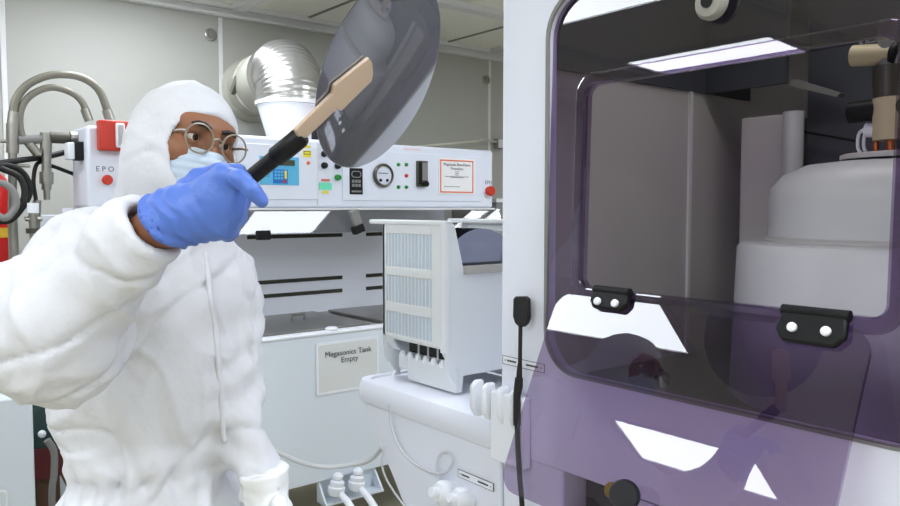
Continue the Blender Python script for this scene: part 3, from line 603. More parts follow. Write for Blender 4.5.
# gasket line
build('gasket', MB().plate_hole([fr(y, z, UT - .003) for y, z in rrect(.754, 1.467, .398, .399, .089, 8)], [fr(y, z, UT - .003) for y, z in rrect(.754, 1.467, .390, .391, .082, 8)], (.006, 0, 0)), M_grey, tl)
wh = rrect((1.04 + .46) / 2, (1.26 + 1.665) / 2, (1.04 - .46) / 2, .2025, .022, 8)
oc2 = rrect(.754, 1.467, .391, .392, .082, 8)
def LP(y, z, o): 
    k = math.tan(math.radians(1.7)); return V((UT + o + (z - 1.467) * k, y, z))
pn = build('window_panel', MB().plate_hole([LP(y, z, .004) for y, z in oc2], [LP(y, z, .004) for y, z in wh], (.008, 0, 0)), M_acr, tl, smooth=0, label='dark purple acrylic window panel')
wo = rrect(.75, 1.4625, .29 + .026, .2025 + .026, .045, 8)
build('window_lip', MB().plate_hole([LP(y, z, -.010) for y, z in wo], [LP(y, z, -.010) for y, z in wh], (.0135, 0, 0)), M_acr, tl, smooth=0, bev=.004, label='raised purple lip around opening')
kn = PX(713, 3, UT)
lk = build('latch_knob', MB().lathe([(.03, 0), (.03, .008), (.025, .016), (.012, .018)], kn, (-1, 0, 0)), M_knobg, tl, label='round grey-beige latch knob'); build('knob_core', MB().lathe([(.011, .016), (.011, .021)], kn, (-1, 0, 0), 16), M_black, lk)
# strip label on fascia
b0 = PX(503, 362, UT); b1 = PX(548, 379, UT)
sl = build('label_strip', MB().box((UT - .0015, 1.15, 1.062), (UT, 1.283, 1.082)), M_ppw, tl, smooth=0)
build('outline', MB().plate_hole([fr(y, z, UT - .002) for y, z in rrect(1.2165, 1.072, .0665, .010, .0005, 1)], [fr(y, z, UT - .002) for y, z in rrect(1.2165, 1.072, .0652, .0088, .0005, 1)], (.001, 0, 0)), M_ink, sl, smooth=0)
marks(sl, UT - .0015, 1.283, 1.15, 1.072, .002)
# drop flap (hinged at the lower edge of the opening)
FS = [V((UT - .016, 0, 1.247))]; FA = []
for k in range(44):
    a_ = math.radians(25.0 - 3.0 * .01 * k); FA.append(a_); FS.append(FS[-1] + V((-math.sin(a_), 0, -math.cos(a_))) * .01)
FA.append(FA[-1])
def FL(y, s_, o=0):
    k = max(0, min(42.999, s_ * 100)); i_ = int(k); p_ = FS[i_].lerp(FS[i_ + 1], k - i_)
    if s_ < 0: p_ = FS[0] + (FS[0] - FS[1]) * (-s_ * 100)
    a_ = math.radians(25.0 - 3.0 * max(0, min(.43, s_))); return p_ + V((0, y, 0)) + V((-math.cos(a_), 0, math.sin(a_))) * o
fn = V((-math.cos(math.radians(23.8)), 0, math.sin(math.radians(23.8))))
FY0, FY1, FLN, FR = 1.095, .472, .415, .045
def fhalf(s_):
    d_ = 0
    for e_ in (s_, FLN - s_):
        if e_ < FR: d_ = max(d_, FR - math.sqrt(max(0, FR * FR - (FR - e_) ** 2)))
    return d_
ss = sorted(set([FLN * k / 40 for k in range(41)] + [.002, .005, .02, FLN - .002, FLN - .005, FLN - .02]))
rings = []
for o_ in (0, -.008): rings.append([[FL(y, s_, o_) for y in np.linspace(FY0 - fhalf(s_), FY1 + fhalf(s_), 9)] for s_ in ss])
fm = MB(); G = [[[fm.bm.verts.new(p) for p in row] for row in g_] for g_ in rings]
for a_ in range(len(ss) - 1):
    for b_ in range(8):
        for L_ in (0, 1): fm.bm.faces.new((G[L_][a_][b_], G[L_][a_][b_ + 1], G[L_][a_ + 1][b_ + 1], G[L_][a_ + 1][b_]))
    for b_ in (0, 8): fm.bm.faces.new((G[0][a_][b_], G[0][a_ + 1][b_], G[1][a_ + 1][b_], G[1][a_][b_]))
for a_ in (0, len(ss) - 1):
    for b_ in range(8): fm.bm.faces.new((G[0][a_][b_], G[0][a_][b_ + 1], G[1][a_][b_ + 1], G[1][a_][b_]))
fo = build('drop_flap', fm, M_acr, tl, smooth=30, label='purple acrylic flap hanging open')
for y, hs_ in ((.952, .82), (.558, 1)):
    hg = build('hinge', MB().prism([FL(y + a_ * hs_, s * hs_ - (1 - hs_) * .03, .001) for a_, s in ((-.05, -.008), (.05, -.008), (.054, .025), (.04, .042), (-.04, .042), (-.054, .025))], fn * .014), M_black, tl, bev=.004)
    build('hinge_barrel', MB().cyl((UT - .02, y - .052 * hs_, 1.259), (UT - .02, y + .052 * hs_, 1.259), .009), M_black, hg)
    for s_ in (-1, 1): build('bolt', MB().lathe([(.0075, .013), (.0075, .02), (.005, .022)], FL(y + s_ * .026 * hs_, .020 * hs_), fn, 14), M_ppw, hg)
kq = FL(.80, .345)
hk = build('flap_knob', MB().lathe([(.012, 0), (.012, .02), (.024, .022), (.026, .038), (.022, .048)], kq, fn + V((0, -.5, 0))), M_black, fo); build('knob_base', MB().lathe([(.014, 0), (.014, .012)], kq + V((0, .028, 0)), fn, 16), mat('brass', (120, 100, 60), .35, .8), hk)
# spin bowl
DC = V((1.72, .64, 0))
sb = thing('spin_bowl', 'white domed spin bowl inside the process tool behind the window', 'spin bowl', (DC.x, DC.y, 1.02))
build('bowl_base', MB().lathe([(.335, 1.02), (.325, 1.335), (.318, 1.345), (.27, 1.35)], DC, n=64), M_dome, sb)
build('bowl_dome', MB().lathe([(.262, 1.35), (.262, 1.44), (.258, 1.462), (.235, 1.49), (.19, 1.51), (.12, 1.518), (.02, 1.52)], DC, n=64), M_dome, sb, smooth=60)
build('seam_ring', MB().lathe([(.27, 1.348), (.272, 1.354), (.262, 1.36)], DC, n=64), M_cham, sb)
build('bowl_cap', MB().lathe([(.135, 1.519), (.135, 1.528), (.13, 1.53)], DC + V((-.02, -.02, 0)), n=48), M_cham, sb)
da = thing('dispense_arm', 'cream and black dispense head above the spin bowl at right edge', 'dispense arm', (1.7, .6, 1.53))
def dl(nm, px0, py0, px1, py1, r, m, u=1.68, lab=None): return build(nm, MB().cyl(PX(px0, py0, u), PX(px1, py1, u), r, n=20), m, da, label=lab)
dl('cream_knob', 853, 56, 893, 54, .022, M_cream); dl('black_collar', 893, 54, 899, 54, .026, M_black)
dl('valve_body', 888, 66, 888, 98, .028, M_bez); dl('manifold_bar', 850, 113, 905, 106, .022, M_black); dl('dispense_head', 889, 98, 889, 140, .03, M_cream); dl('port_block', 866, 130, 892, 131, .015, M_ppw)
dl('copper_pin', 876, 136, 876, 158, .006, M_copper); dl('copper_pin', 891, 140, 891, 158, .009, M_copper); dl('mast', 889, 20, 889, 66, .02, M_grey)
for o_ in (0, 6): build('signal_tube', MB().tube(bez([PX(866 + o_, 128, 1.68), PX(859 + o_, 134, 1.68), PX(858 + o_, 148, 1.68), PX(864 + o_, 157, 1.68)]), .0035, 8), M_ppw, da)
# wand holder and hanging wand
wh_ = thing('wand_holder', 'white plastic wand holder hooks fixed on the tower beside the counter', 'wand holder', (1.15, 1.28, .92))
for i, y in enumerate((1.352, 1.312, 1.262, 1.222)):
    build('hook_block', MB().prism([(1.187, y - .007, 1.015), (1.165, y - .007, 1.015), (1.152, y - .007, 1.005), (1.152, y - .007, .95), (1.165, y - .007, .928), (1.187, y - .007, .928)], (0, .014, 0)), M_ppw, wh_, bev=.005)
build('holder_back', MB().box((1.165, 1.19, .84), (1.189, 1.30, 1.0)), M_ppw, wh_, bev=.004)
hw = thing('hanging_wand', 'black vacuum wand hanging upright on the white tower', 'vacuum wand', (1.16, 1.22, .8))
def WP(px, py, u=1.16): return PX(px, py, u)
hd = [(513, 299), (515, 296.5), (524, 296.5), (527, 299), (527.5, 318), (525.5, 324), (522.5, 327), (518.5, 327), (514.5, 323), (512.5, 316)]
build('wand_tip', MB().prism([WP(*q) for q in hd], (.012, 0, 0)), M_rubber, hw, bev=.002)
build('wand_stem', MB().tube([WP(520.5, 325), WP(520, 362), WP(519.5, 370), WP(519, 383)], [.0045, .0045, .006, .007], 12), M_rubber, hw)
build('wand_body', MB().tube([WP(519, 378), WP(518.5, 386), WP(517, 396), WP(517, 425)], [.009, .010, .0085, .0085], 14), M_rubber, hw)
build('wand_hose', MB().tube(bez([WP(517, 424), WP(518, 450), WP(520, 480), WP(522, 505), WP(522, 530)]), .006, 10), M_rubber, hw)
# ------------------------------------------------------------------ held wafer and vacuum wand
wr = ray(382.7, 74.9); WCn = CAM + wr * 1.163
vd = -wr.normalized(); ex_ = CR - vd * CR.dot(vd); ex_.normalize(); ey_ = vd.cross(ex_)   # image right / image up seen along this ray
ct_ = .517; st_ = math.sqrt(1 - ct_ ** 2)
WN = (vd * ct_ + (ex_ * .9135 - ey_ * .4068) * st_).normalized()
hwf = build('silicon_wafer', MB().lathe([(.1515, -.0005), (.153, 0), (.1515, .0005)], WCn, WN, 128), M_wafer, smooth=20)
tag(hwf, 'large mirror-polished silicon wafer held up on the vacuum wand', 'silicon wafer')
def WQ(x, y, o=.0): return on(x, y, WCn + WN * o, WN)
pad = [(331, 84), (366, 56), (369.5, 62), (370.5, 72), (369, 80), (338.5, 110), (334.5, 107.5), (299, 141), (292, 129), (330, 92)]
vw = thing('vacuum_wand', 'tan paddle vacuum wand with black handle held in blue glove', 'vacuum wand', WQ(250, 180))
build('paddle', MB().prism([WQ(x, y, .002) for x, y in pad], WN * .006), M_tan, vw, bev=.002)
def hp(x, y): return WQ(x, y, .004)
HA, HB = at(226, 198, 1.092), hp(303, 135)
build('handle', MB().tube([HA, HA.lerp(HB, .9)], .0115, 18), M_black, vw)
build('grip_collar', MB().tube([HA.lerp(HB, .63), HA.lerp(HB, .66), HA.lerp(HB, .96), HB], [.0115, .0145, .0145, .0115], 18), M_black, vw)
build('trigger', MB().sphere(HA.lerp(HB, .33) - ZA * .012, .010, 12), M_rubber, vw)
# ------------------------------------------------------------------ person: signed-distance modelling, meshed with surface nets
def npv(v): return np.array((v[0], v[1], v[2]), np.float32)
def coords(lo, hi, step, fine=()):
    out = [lo]; x = lo
    while x < hi:
        st = step
        for a, b_, s_ in fine:
            if a - step <= x <= b_: st = min(st, s_)
        x += st; out.append(x)
    return np.array(out, np.float32)
class SDF:
    def __init__(s, xs, ys, zs):
        s.x, s.y, s.z = xs, ys, zs; s.d = np.full((len(xs), len(ys), len(zs)), 1.0, np.float32)
    def sub(s, c, r):
        sl = tuple(slice(max(0, np.searchsorted(a, c[i] - r[i]) - 1), min(len(a), np.searchsorted(a, c[i] + r[i]) + 1)) for i, a in enumerate((s.x, s.y, s.z)))
        return sl, s.x[sl[0]][:, None, None], s.y[sl[1]][None, :, None], s.z[sl[2]][None, None, :]
    def put(s, sl, e, k, op):
        d = s.d[sl]
        if op == 'u':
            if k > 0:
                h = np.maximum(k - np.abs(d - e), 0) / k; s.d[sl] = np.minimum(d, e) - h * h * k * .25
            else: s.d[sl] = np.minimum(d, e)
        elif op == 's':
            e = -e
            if k > 0:
                h = np.maximum(k - np.abs(d - e), 0) / k; s.d[sl] = np.maximum(d, e) + h * h * k * .25
            else: s.d[sl] = np.maximum(d, e)
    def cone(s, a, b, r1, r2, k=.02, op='u'):
        a, b = npv(a), npv(b); m = max(r1, r2) + k + .03
        lo, hi = np.minimum(a, b) - m, np.maximum(a, b) + m
        sl, X, Y, Z = s.sub((lo + hi) / 2, (hi - lo) / 2)
        ab = b - a; L = max(float(ab @ ab), 1e-9)
        t = np.clip(((X - a[0]) * ab[0] + (Y - a[1]) * ab[1] + (Z - a[2]) * ab[2]) / L, 0, 1)
        e = np.sqrt((X - a[0] - t * ab[0]) ** 2 + (Y - a[1] - t * ab[1]) ** 2 + (Z - a[2] - t * ab[2]) ** 2) - (r1 + (r2 - r1) * t)
        s.put(sl, e, k, op)
    def ell(s, c, r, ax=None, k=.02, op='u'):
        c = npv(c); r = np.array(r, np.float32) * (.94 if ax is not None else 1); ax = [npv(q) for q in (ax or (XA, YA, ZA))]; m = float(max(r)) + k + .03
        sl, X, Y, Z = s.sub(c, (m, m, m))
        q = [((X - c[0]) * w[0] + (Y - c[1]) * w[1] + (Z - c[2]) * w[2]) for w in ax]
        k0 = np.sqrt(sum((q[i] / r[i]) ** 2 for i in range(3))); k1 = np.sqrt(sum((q[i] / r[i] ** 2) ** 2 for i in range(3)))
        s.put(sl, np.where(k1 > 1e-6, k0 * (k0 - 1) / np.maximum(k1, 1e-6), -float(min(r))), k, op)
    def half(s, p, n, c, r, k=0):
        """keep the side of plane (p, n) that n points away from, inside box c +- r"""
        sl, X, Y, Z = s.sub(npv(c), (r, r, r)); p, n = npv(p), npv(n)
        e = (X - p[0]) * n[0] + (Y - p[1]) * n[1] + (Z - p[2]) * n[2]
        s.put(sl, -e, k, 's')
    def mesh(s):
        d = s.d; neg = d < 0
        nx, ny, nz = d.shape
        acc = np.zeros((nx - 1, ny - 1, nz - 1), np.int8); C8 = [(i, j, k) for i in (0, 1) for j in (0, 1) for k in (0, 1)]
        for i, j, k in C8: acc += neg[i:nx - 1 + i, j:ny - 1 + j, k:nz - 1 + k]
        I, J, K = np.nonzero((acc > 0) & (acc < 8)); idx = np.full(acc.shape, -1, np.int32); idx[I, J, K] = np.arange(len(I))
        P = np.zeros((len(I), 3)); W = np.zeros(len(I)); val = {c: d[I + c[0], J + c[1], K + c[2]] for c in C8}
        pos = {c: np.stack([s.x[I + c[0]], s.y[J + c[1]], s.z[K + c[2]]], 1) for c in C8}
        for c in C8:
            for axx in range(3):
                if c[axx] == 0:
                    e = list(c); e[axx] = 1; e = tuple(e); a, b = val[c], val[e]; mk = (a < 0) != (b < 0)
                    t = np.where(mk, a / np.where(mk, a - b, 1), 0); P += np.where(mk[:, None], pos[c] + (pos[e] - pos[c]) * t[:, None], 0); W += mk
        P /= W[:, None]
        quads = []
        for axx in range(3):
            o = [(1, 2), (2, 0), (0, 1)][axx]
            sa = [slice(1, n - 1) for n in d.shape]; sb_ = list(sa); sa[axx] = slice(0, d.shape[axx] - 1); sb_[axx] = slice(1, d.shape[axx])
            A, B = neg[tuple(sa)], neg[tuple(sb_)]
            for flip in (False, True):
                ii = np.stack(np.nonzero((A & ~B) if not flip else (~A & B)), 1)
                base = ii.copy(); base[:, o[0]] += 1; base[:, o[1]] += 1
                def cell(da, db):
                    q = base.copy(); q[:, o[0]] += da; q[:, o[1]] += db; return idx[q[:, 0], q[:, 1], q[:, 2]]
                q = np.stack([cell(-1, -1), cell(0, -1), cell(0, 0), cell(-1, 0)], 1)
                quads.append(q[:, ::-1] if flip else q)
        return P, np.concatenate(quads)
def sdf_obj(name, sd, m, parent=None, org=None, disp=None, relax=1, label=None):
    P, Q = sd.mesh(); Q = Q[(Q >= 0).all(1)]
    for _ in range(relax):
        A = np.zeros_like(P); n = np.zeros(len(P))
        for a, b in ((0, 1), (1, 2), (2, 3), (3, 0)):
            np.add.at(A, Q[:, a], P[Q[:, b]]); np.add.at(A, Q[:, b], P[Q[:, a]]); np.add.at(n, Q[:, a], 1); np.add.at(n, Q[:, b], 1)
        P = P * .5 + .5 * A / np.maximum(n, 1)[:, None]
    o_ = ORG[parent.name] if parent else V(org)
    me = bpy.data.meshes.new(name); me.from_pydata((P - np.array(o_)).tolist(), [], Q.tolist()); me.materials.append(m); me.update()
    if disp:
        N = [v.normal.copy() for v in me.vertices]
        for v, nn in zip(me.vertices, N): v.co += nn * disp(v.co + o_, nn)
        me.update()
    for p in me.polygons: p.use_smooth = True
    o = bpy.data.objects.new(name, me); COL.objects.link(o); ORG[o.name] = o_
    if parent: o.parent = parent
    else: o.location = o_
    if label: o['label'] = label
    return o
# ---- landmarks
Fh, Rh = yf.copy(), CR.copy()
HT = 1.42
HC = at(188, 142, HT)
ang = math.radians(46)
hf = (-Fh * math.cos(ang) + Rh * math.sin(ang)).normalized(); hl = (Rh * math.cos(ang) + Fh * math.sin(ang)).normalized(); hu = ZA.copy()
hf = (hf + hu * -.04).normalized(); hu = hl.cross(hf) * -1
if hu.z < 0: hu = -hu
rho = math.radians(13)
hu, hl = (hu * math.cos(rho) + hl * math.sin(rho)).normalized(), (hl * math.cos(rho) - hu * math.sin(rho)).normalized()
def HD(f, l, u): return HC + (hf * f + hl * l + hu * u) * .94
HAX = (hf, hl, hu)
ba = math.radians(30)
bf = (-Fh * math.cos(ba) + Rh * math.sin(ba)).normalized(); bl = (Rh * math.cos(ba) + Fh * math.sin(ba)).normalized(); BAX = (bf, bl, ZA)
CH = at(163, 290, 1.53); PEL = V((at(150, 520, 1.53).x, at(150, 520, 1.53).y, .79))
SR, SL = at(84, 272, 1.41), at(212, 292, 1.60)
ER, WR_ = at(38, 325, 1.12), at(160, 222, 1.055)
EL, WL = at(222, 390, 1.57), at(265, 486, 1.49)
FEET = [V((PEL.x, PEL.y, 0)) + bl * s_ * .12 for s_ in (-1, 1)]
def fingers(sd, base, r, k):
    for chain in base:
        for (a, b), rr in zip(zip(chain, chain[1:]), r): sd.cone(a, b, rr, rr * .93, k)
# right hand, back towards the camera, curled round the wand handle with the index finger stretched along it
T0 = 1.035
RH = dict(
    idx=[at(223, 176, 1.045), at(240, 179, 1.016), at(252, 190, 1.012), at(261.5, 201, 1.018)],
    mid=[at(232, 194, 1.045), at(241, 201, 1.075), at(236, 199, 1.102), at(222, 204, 1.10)],
    rng=[at(231, 211, 1.052), at(238, 217, 1.083), at(231, 216, 1.110), at(218, 218, 1.107)],
    lit=[at(224, 229, 1.062), at(229, 233, 1.088), at(220, 229, 1.11), at(209, 228, 1.108)],
    thb=[at(178, 197, 1.085), at(200, 181, 1.10), at(220, 173, 1.10), at(238, 171, 1.085)])
LHB = at(275, 512, 1.465)
ldn = V((.1, 0, -1)).normalized()
LH = {}
for i, (nm, ln, off) in enumerate((('idx', .075, -.032), ('mid', .083, -.011), ('rng', .077, .011), ('lit', .06, .030))):
    k0 = LHB + ldn * .045 - bl * 0 + bf * (-off)
    LH[nm] = [k0, k0 + ldn * ln * .45 + bl * -.006, k0 + ldn * ln * .78 - bl * .02, k0 + ldn * ln - bl * .036]
LH['thb'] = [LHB + bf * .03 - ldn * .03, LHB + bf * .055 + ldn * .01, LHB + bf * .06 + ldn * .045 - bl * .01, LHB + bf * .055 + ldn * .07 - bl * .02]
def hand(sd, g, kk=.008):
    w = WR_
    for nm in ('idx', 'mid', 'rng', 'lit'): sd.cone(at(172, 218, 1.065), RH[nm][0], .022 + g, .0145 + g, .03)
    sd.cone(at(178, 222, 1.075), at(222, 205, 1.075), .024 + g, .02 + g, .03)
    for nm, rs in (('idx', (.0122, .0098, .0088)), ('mid', (.0125, .011, .010)), ('rng', (.0120, .0105, .0095)), ('lit', (.0110, .0095, .009)), ('thb', (.017, .0135, .0115))):
        fingers(sd, [RH[nm]], [q + g for q in rs], kk if nm != 'thb' else .012)
def lhand(sd, g, kk=.008):
    sd.cone(WL, LHB, .026 + g, .026 + g, .02)
    for nm in ('idx', 'mid', 'rng', 'lit'): sd.cone(LHB, LH[nm][0], .02 + g, .0135 + g, .02)
    for nm, rs in (('idx', (.010, .0092, .0085)), ('mid', (.0105, .0095, .009)), ('rng', (.010, .009, .0085)), ('lit', (.009, .0082, .0075)), ('thb', (.014, .0115, .010))):
        fingers(sd, [LH[nm]], [q + g for q in rs], kk)
# ---- body (head with face, neck, trunk, limbs and hands as one continuous mesh)
def rng3(ps, pad): 
    return [(min(p[i] for p in ps) - pad, max(p[i] for p in ps) + pad) for i in range(3)]
hb = rng3([HC], .15); rb = rng3([q for c_ in RH.values() for q in c_] + [WR_], .03); lb_ = rng3([q for c_ in LH.values() for q in c_] + [WL], .03)
allp = [HC, SR, SL, ER, WR_, EL, WL, PEL] + FEET; ab = rng3(allp, .32)
fine = [[(hb[i][0], hb[i][1], .0036), (rb[i][0], rb[i][1], .0045), (lb_[i][0], lb_[i][1], .0045)] for i in range(3)]
bd = SDF(*(coords(ab[i][0] if i < 2 else -.02, ab[i][1] if i < 2 else 1.85, .014, fine[i]) for i in range(3)))
bd.ell(CH + ZA * .03, (.085, .135, .19), BAX, .05); bd.ell(PEL + ZA * .18, (.08, .12, .2), BAX, .05); bd.ell(PEL, (.09, .14, .12), BAX, .05)
bd.cone(SR.lerp(SL, .2), SL.lerp(SR, .2), .055, .055, .05)
for a_, b_, r1, r2 in ((SR, ER, .045, .038), (ER, WR_, .040, .027), (SL, EL, .045, .036), (EL, WL, .036, .026)): bd.cone(a_, b_, r1, r2, .03)
for i, s_ in enumerate((-1, 1)):
    hp_ = PEL + bl * s_ * .085 - ZA * .05; kn_ = V((FEET[i].x, FEET[i].y, .48)) + bf * .02; an = V((FEET[i].x, FEET[i].y, .08))
    bd.cone(hp_, kn_, .075, .055, .04); bd.cone(kn_, an, .055, .038, .03); bd.cone(an - ZA * .03, an - ZA * .045 + bf * .15, .035, .03, .02)
bd.cone(HD(-.02, 0, -.06), CH + ZA * .19, .055, .06, .05)
hand(bd, -.0015); lhand(bd, -.001)
bd.ell(HD(-.014, 0, .014), (.095, .072, .090), HAX, .02); bd.ell(HD(.028, 0, -.045), (.066, .060, .078), HAX, .04); bd.ell(HD(.055, 0, -.098), (.028, .03, .022), HAX, .03)
bd.ell(HD(.07, 0, .03), (.022, .055, .018), HAX, .03); bd.cone(HD(.088, -.038, .018), HD(.088, .038, .018), .008, .008, .02)
for s_ in (-1, 1):
    bd.ell(HD(.062, s_ * .045, -.03), (.024, .022, .022), HAX, .025)
    bd.ell(HD(.098, s_ * .032, -.002), (.020, .019, .012), HAX, .014, 's')
    bd.ell(HD(-.005, s_ * .075, -.012), (.012, .008, .03), HAX, .008)
    bd.ell(HD(.079, s_ * .032, .0085), (.014, .017, .0065), HAX, .008); bd.ell(HD(.079, s_ * .032, -.0115), (.013, .016, .005), HAX, .008)
bd.cone(HD(.088, 0, .008), HD(.112, 0, -.038), .008, .011, .016); bd.cone(HD(.098, -.013, -.04), HD(.098, .013, -.04), .008, .008, .012)
bd.ell(HD(.088, 0, -.066), (.012, .026, .007), HAX, .01); bd.ell(HD(.086, 0, -.077), (.012, .022, .007), HAX, .01)
pe = sdf_obj('person', bd, M_skin, None, V((PEL.x, PEL.y, 0)))
tag(pe, 'person in white hooded coverall, mask and round glasses raising a wafer on a wand', 'person')
ORG['person'] = V((PEL.x, PEL.y, 0))
for s_ in (-1, 1):
    ec = HD(.0765, s_ * .032, -.001)
    ey = build('eye', MB().sphere(ec, .0122, 24), M_eyew, pe, smooth=True, label='dark brown eye')
    look = (hf + hl * .12 - hu * .05).normalized()
    build('iris', MB().lathe([(.0001, .0123), (.003, .0124), (.0058, .0112), (.0062, .0106)], ec, look, 20), M_iris, ey)
    build('eyebrow', MB().tube([HD(.1025, s_ * .012, .0195), HD(.1035, s_ * .024, .0235), HD(.0995, s_ * .036, .0245), HD(.0925, s_ * .046, .021)], [.0035, .0048, .0045, .003], 8), M_hair, pe, label='black eyebrow')
# ---- mask
mk = SDF(*(coords(hb[i][0], hb[i][1], .004) for i in range(3)))
mk.ell(HD(.036, 0, -.055), (.075, .066, .078), HAX, .02); mk.cone(HD(.098, 0, -.012), HD(.112, 0, -.045), .010, .016, .03)
mk.half(HD(.10, 0, -.020), (hu + hf * .12).normalized(), HC, .3); mk.half(HD(.005, 0, 0), -hf, HC, .3)
def pleat(p, n):
    q = (p - HC).dot(hu); return .0012 * math.sin(q * 420)
build_mask = sdf_obj('face_mask', mk, M_mask, pe, disp=pleat, label='pale blue surgical face mask')
# ---- spectacles
gl = bpy.data.objects.new('glasses', None); COL.objects.link(gl); gl.parent = pe; ORG[gl.name] = ORG[pe.name]; gl['label'] = 'round glasses with thin grey frames'
GR = .0252
for s_ in (-1, 1):
    gc = HD(.116, s_ * .0365, -.006); gn = (hf + hl * s_ * .10).normalized(); g1 = gn.cross(hu).normalized(); g2 = g1.cross(gn)
    cir = [gc + g1 * GR * math.cos(q) + g2 * GR * math.sin(q) for q in [2 * math.pi * k / 40 for k in range(40)]]
    build('rim', MB().tube(cir, .0017, 8, True), M_frame, gl)
    build('lens', MB().lathe([(GR - .001, -.0008), (GR - .001, .0008)], gc, gn, 36), M_lens, gl, smooth=0)
    build('temple', MB().tube([gc + hl * s_ * GR + hu * .006, HD(.098, s_ * .063, .003), HD(.06, s_ * .062, .002), HD(.02, s_ * .066, .002)], .0024, 8), M_frame, gl)
build('bridge', MB().tube([HD(.117, -.0115, -.002), HD(.119, 0, .003), HD(.117, .0115, -.002)], .0020, 8), M_frame, gl)
# ---- coverall
sb_ = rng3(allp, .24)
st = SDF(*(coords(sb_[i][0] if i < 2 else -.01, sb_[i][1] if i < 2 else 1.86, .0062) for i in range(3)))
def BD(c, f, l, u): return c + bf * f + bl * l + ZA * u
st.ell(BD(CH, .0, .0, -.03), (.13, .19, .19), BAX, .06)
st.cone(SR.lerp(SL, .08), SL.lerp(SR, .08), .085, .085, .08)
st.ell(BD(V((CH.x, CH.y, 1.06)), -.0, -.015, 0), (.145, .215, .17), BAX, .08); WZ = V((PEL.x, PEL.y, .905))
st.ell(BD(WZ, 0, -.0, .0), (.13, .175, .09), BAX, .04)
st.ell(BD(PEL, 0, 0, -.02), (.15, .20, .13), BAX, .04)
for i, s_ in enumerate((-1, 1)):
    hp_ = PEL + bl * s_ * .085 - ZA * .03; kn_ = V((FEET[i].x, FEET[i].y, .48)) + bf * .02; an = V((FEET[i].x, FEET[i].y, .09))
    st.cone(hp_, kn_, .115, .09, .06); st.cone(kn_, an, .09, .08, .05); st.cone(an - ZA * .03, an - ZA * .04 + bf * .15, .055, .05, .03)
st.cone(SR, ER, .092, .088, .08); st.cone(ER, at(144, 232, 1.065), .086, .054, .05); st.ell(at(62, 342, 1.14), (.078, .078, .078), None, .08)
st.cone(SL, EL, .074, .060, .06); st.cone(EL, WL, .060, .046, .04)
st.cone(HD(-.03, 0, -.05), CH + ZA * .14, .086, .10, .035)
st.ell(HD(-.022, 0, .010), (.120, .092, .112), HAX, .03); st.ell(HD(.0, 0, -.07), (.108, .088, .085), HAX, .04); st.ell(HD(-.035, 0, .0), (.112, .090, .10), HAX, .03)
# face opening
sl, X, Y, Z = st.sub(npv(HC), (.2, .2, .2)); q = [((X - HC.x) * w.x + (Y - HC.y) * w.y + (Z - HC.z) * w.z) for w in HAX]
rad_ = np.sqrt((q[1] / .059) ** 2 + ((q[2] + .012) / np.where(q[2] > -.012, .055, .09)) ** 2)
st.put(sl, np.maximum((rad_ - 1) * .07, .040 - q[0] + .0), .012, 's')
# hollow cuff at the right wrist
cdir = (WR_ - ER).normalized(); st.half(at(152.5, 226.5, 1.062), cdir, at(165, 218, 1.05), .105, .0)
st.cone(at(147, 230, 1.07), at(165, 217, 1.05), .038, .042, .004, 's')
def folds(p, n):
    def rd(q, s_): return 1 - abs(noise.noise(q * s_)) * 2
    w = noise.noise_vector(p * 5) * .05
    sleeve = max(0, min(1, (1.36 - (p - CAM).dot(Fh)) / .18))
    ax = (ER - WR_).normalized()
    pt = p + w
    a_ = V((pt.dot(bl) * 7 + pt.z * 2.2, pt.dot(bf) * 5, pt.z * 2.4)); t = rd(a_, 1.0)
    b2 = V((pt.dot(ax) * 12, pt.dot(ZA) * 4, pt.dot(Fh) * 4)); t2 = rd(b2, 1.0)
    c2 = rd(V((pt.dot(bl) * 9 - pt.z * 9, pt.dot(bf) * 8, pt.dot(bl) * 4 + pt.z * 5)), 1.0)
    cr = max(0, rd(V((pt.dot(bl) * 11 + pt.z * 5, pt.dot(bf) * 9, pt.z * 3.5 - pt.dot(bl) * 3)), 1.0)) ** 5 * .006 - max(0, rd(V((pt.dot(bl) * 6 - pt.z * 8 + 9, pt.dot(bf) * 9, pt.z * 6)), 1.0)) ** 7 * .008
    base = (t * (1 - sleeve) + t2 * sleeve) * .006 + max(0, c2 - .45) * .008 - .004 + cr
    pw = pt + noise.noise_vector(p * 11) * .015
    for f_, am, st_ in ((6.0, .013, (1.0, .75)), (13.0, .007, (1.0, .7))):
        ds = noise.voronoi(V((pw.dot(bl) * f_, pw.dot(bf) * f_, pw.z * f_ * st_[1] + pw.dot(bl) * f_ * .35)))[0]; base += am * (min(ds[1] - ds[0], .55) - .25)
    larm = max(0, 1 - (p - (SL + (WL - SL) * max(0, min(1, (p - SL).dot(WL - SL) / (WL - SL).length_squared)))).length / .12)
    base += larm * .011 * math.sin((p.z + .4 * w.x + p.dot(bf) * .4) * 95 + 3 * noise.noise(p * 6)) * (0.4 + .6 * max(0, min(1, (1.15 - p.z) / .2)))
    hd = max(0, min(1, 1.6 - (p - HC).length / .12)); base *= 1 - .75 * hd
    waist = math.exp(-((p.z - WZ.z) / .03) ** 2) * (1 - larm); base -= .020 * waist
    base += waist * .008 * math.sin(p.dot(bl) * 110 + p.dot(bf) * 80)
    return base
suit = sdf_obj('coverall', st, M_suit, pe, disp=folds, relax=2, label='white hooded disposable coverall')
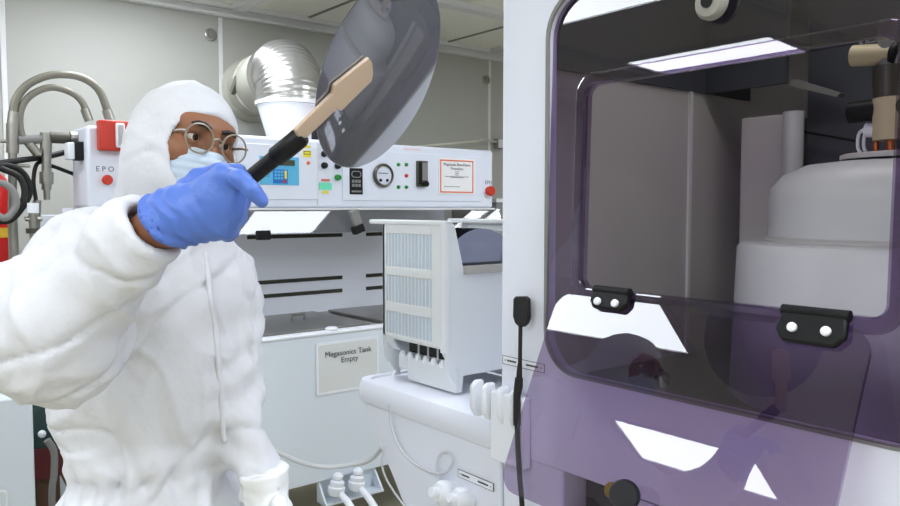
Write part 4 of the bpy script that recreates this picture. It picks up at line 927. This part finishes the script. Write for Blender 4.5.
# zip flap lies on the suit
bvh = BVHTree.FromPolygons([v.co + ORG[pe.name] for v in suit.data.vertices], [list(p.vertices) for p in suit.data.polygons])
def onsuit(x, y, off=.0):
    d = ray(x, y).normalized(); loc, nn, i, ds = bvh.ray_cast(CAM, d)
    return (loc + nn * off) if loc else None
zp = [onsuit(x, y, .001) for x, y in ((205, 252), (208, 275), (211, 300), (215, 325), (217, 350), (219, 375), (221, 400), (223, 425), (225, 442))]
zp = bez([q for q in zp if q], 4)
build('zip_flap', MB().tube(zp, .0055, 10), M_suit, pe, smooth=True, label='white front zip seam')
# ---- gloves
gv = SDF(*(coords(rb[i][0] - .02, rb[i][1] + .02, .0032) for i in range(3)))
hand(gv, .0015)
gv.cone(at(164, 222, 1.062), at(180, 214, 1.065), .0385, .034, .02); gv.cone(at(158, 225.5, 1.060), at(168, 220, 1.062), .041, .0385, .008)
gv.cone(at(144, 234, 1.06), at(160, 224.5, 1.060), .038, .038, .004, 's')
gv.half(at(160, 223.5, 1.06), -cdir, at(160, 225, 1.06), .08)
def gwr(p, n):
    q = (p - WR_).dot(cdir); f_ = max(0, min(1, 1.1 - q / .07))
    return f_ * .0022 * math.sin(q * 330 + 4 * noise.noise(p * 30)) + .0014 * noise.noise(p * 55)
sdf_obj('nitrile_glove', gv, M_glove, pe, disp=gwr, relax=1, label='blue nitrile glove on raised right hand')
gv = SDF(*(coords(lb_[i][0] - .03, lb_[i][1] + .03, .004) for i in range(3)))
lhand(gv, .002); gv.cone(WL - ldn * .03, WL + ldn * .03, .050, .042, .01)
gv.half(WL - ldn * .035, -ldn, WL, .2)
sdf_obj('plastic_glove', gv, M_gclear, pe, disp=lambda p, n: .0035 * noise.noise(p * 45), label='pale clear plastic glove on lowered left hand')
# ------------------------------------------------------------------ light, view
w = bpy.data.worlds.new('world'); S.world = w; w.use_nodes = True
w.node_tree.nodes['Background'].inputs[0].default_value = (.9, .95, 1, 1); w.node_tree.nodes['Background'].inputs[1].default_value = .0
S.view_settings.view_transform = 'Standard'; S.view_settings.look = 'None'; S.view_settings.gamma = 1; S.view_settings.use_curve_mapping = False
S.view_settings.exposure = 0.42
S.cycles.use_denoising = True; S.cycles.max_bounces = 10; S.cycles.transparent_max_bounces = 24; S.cycles.glossy_bounces = 6; S.cycles.sample_clamp_indirect = 8
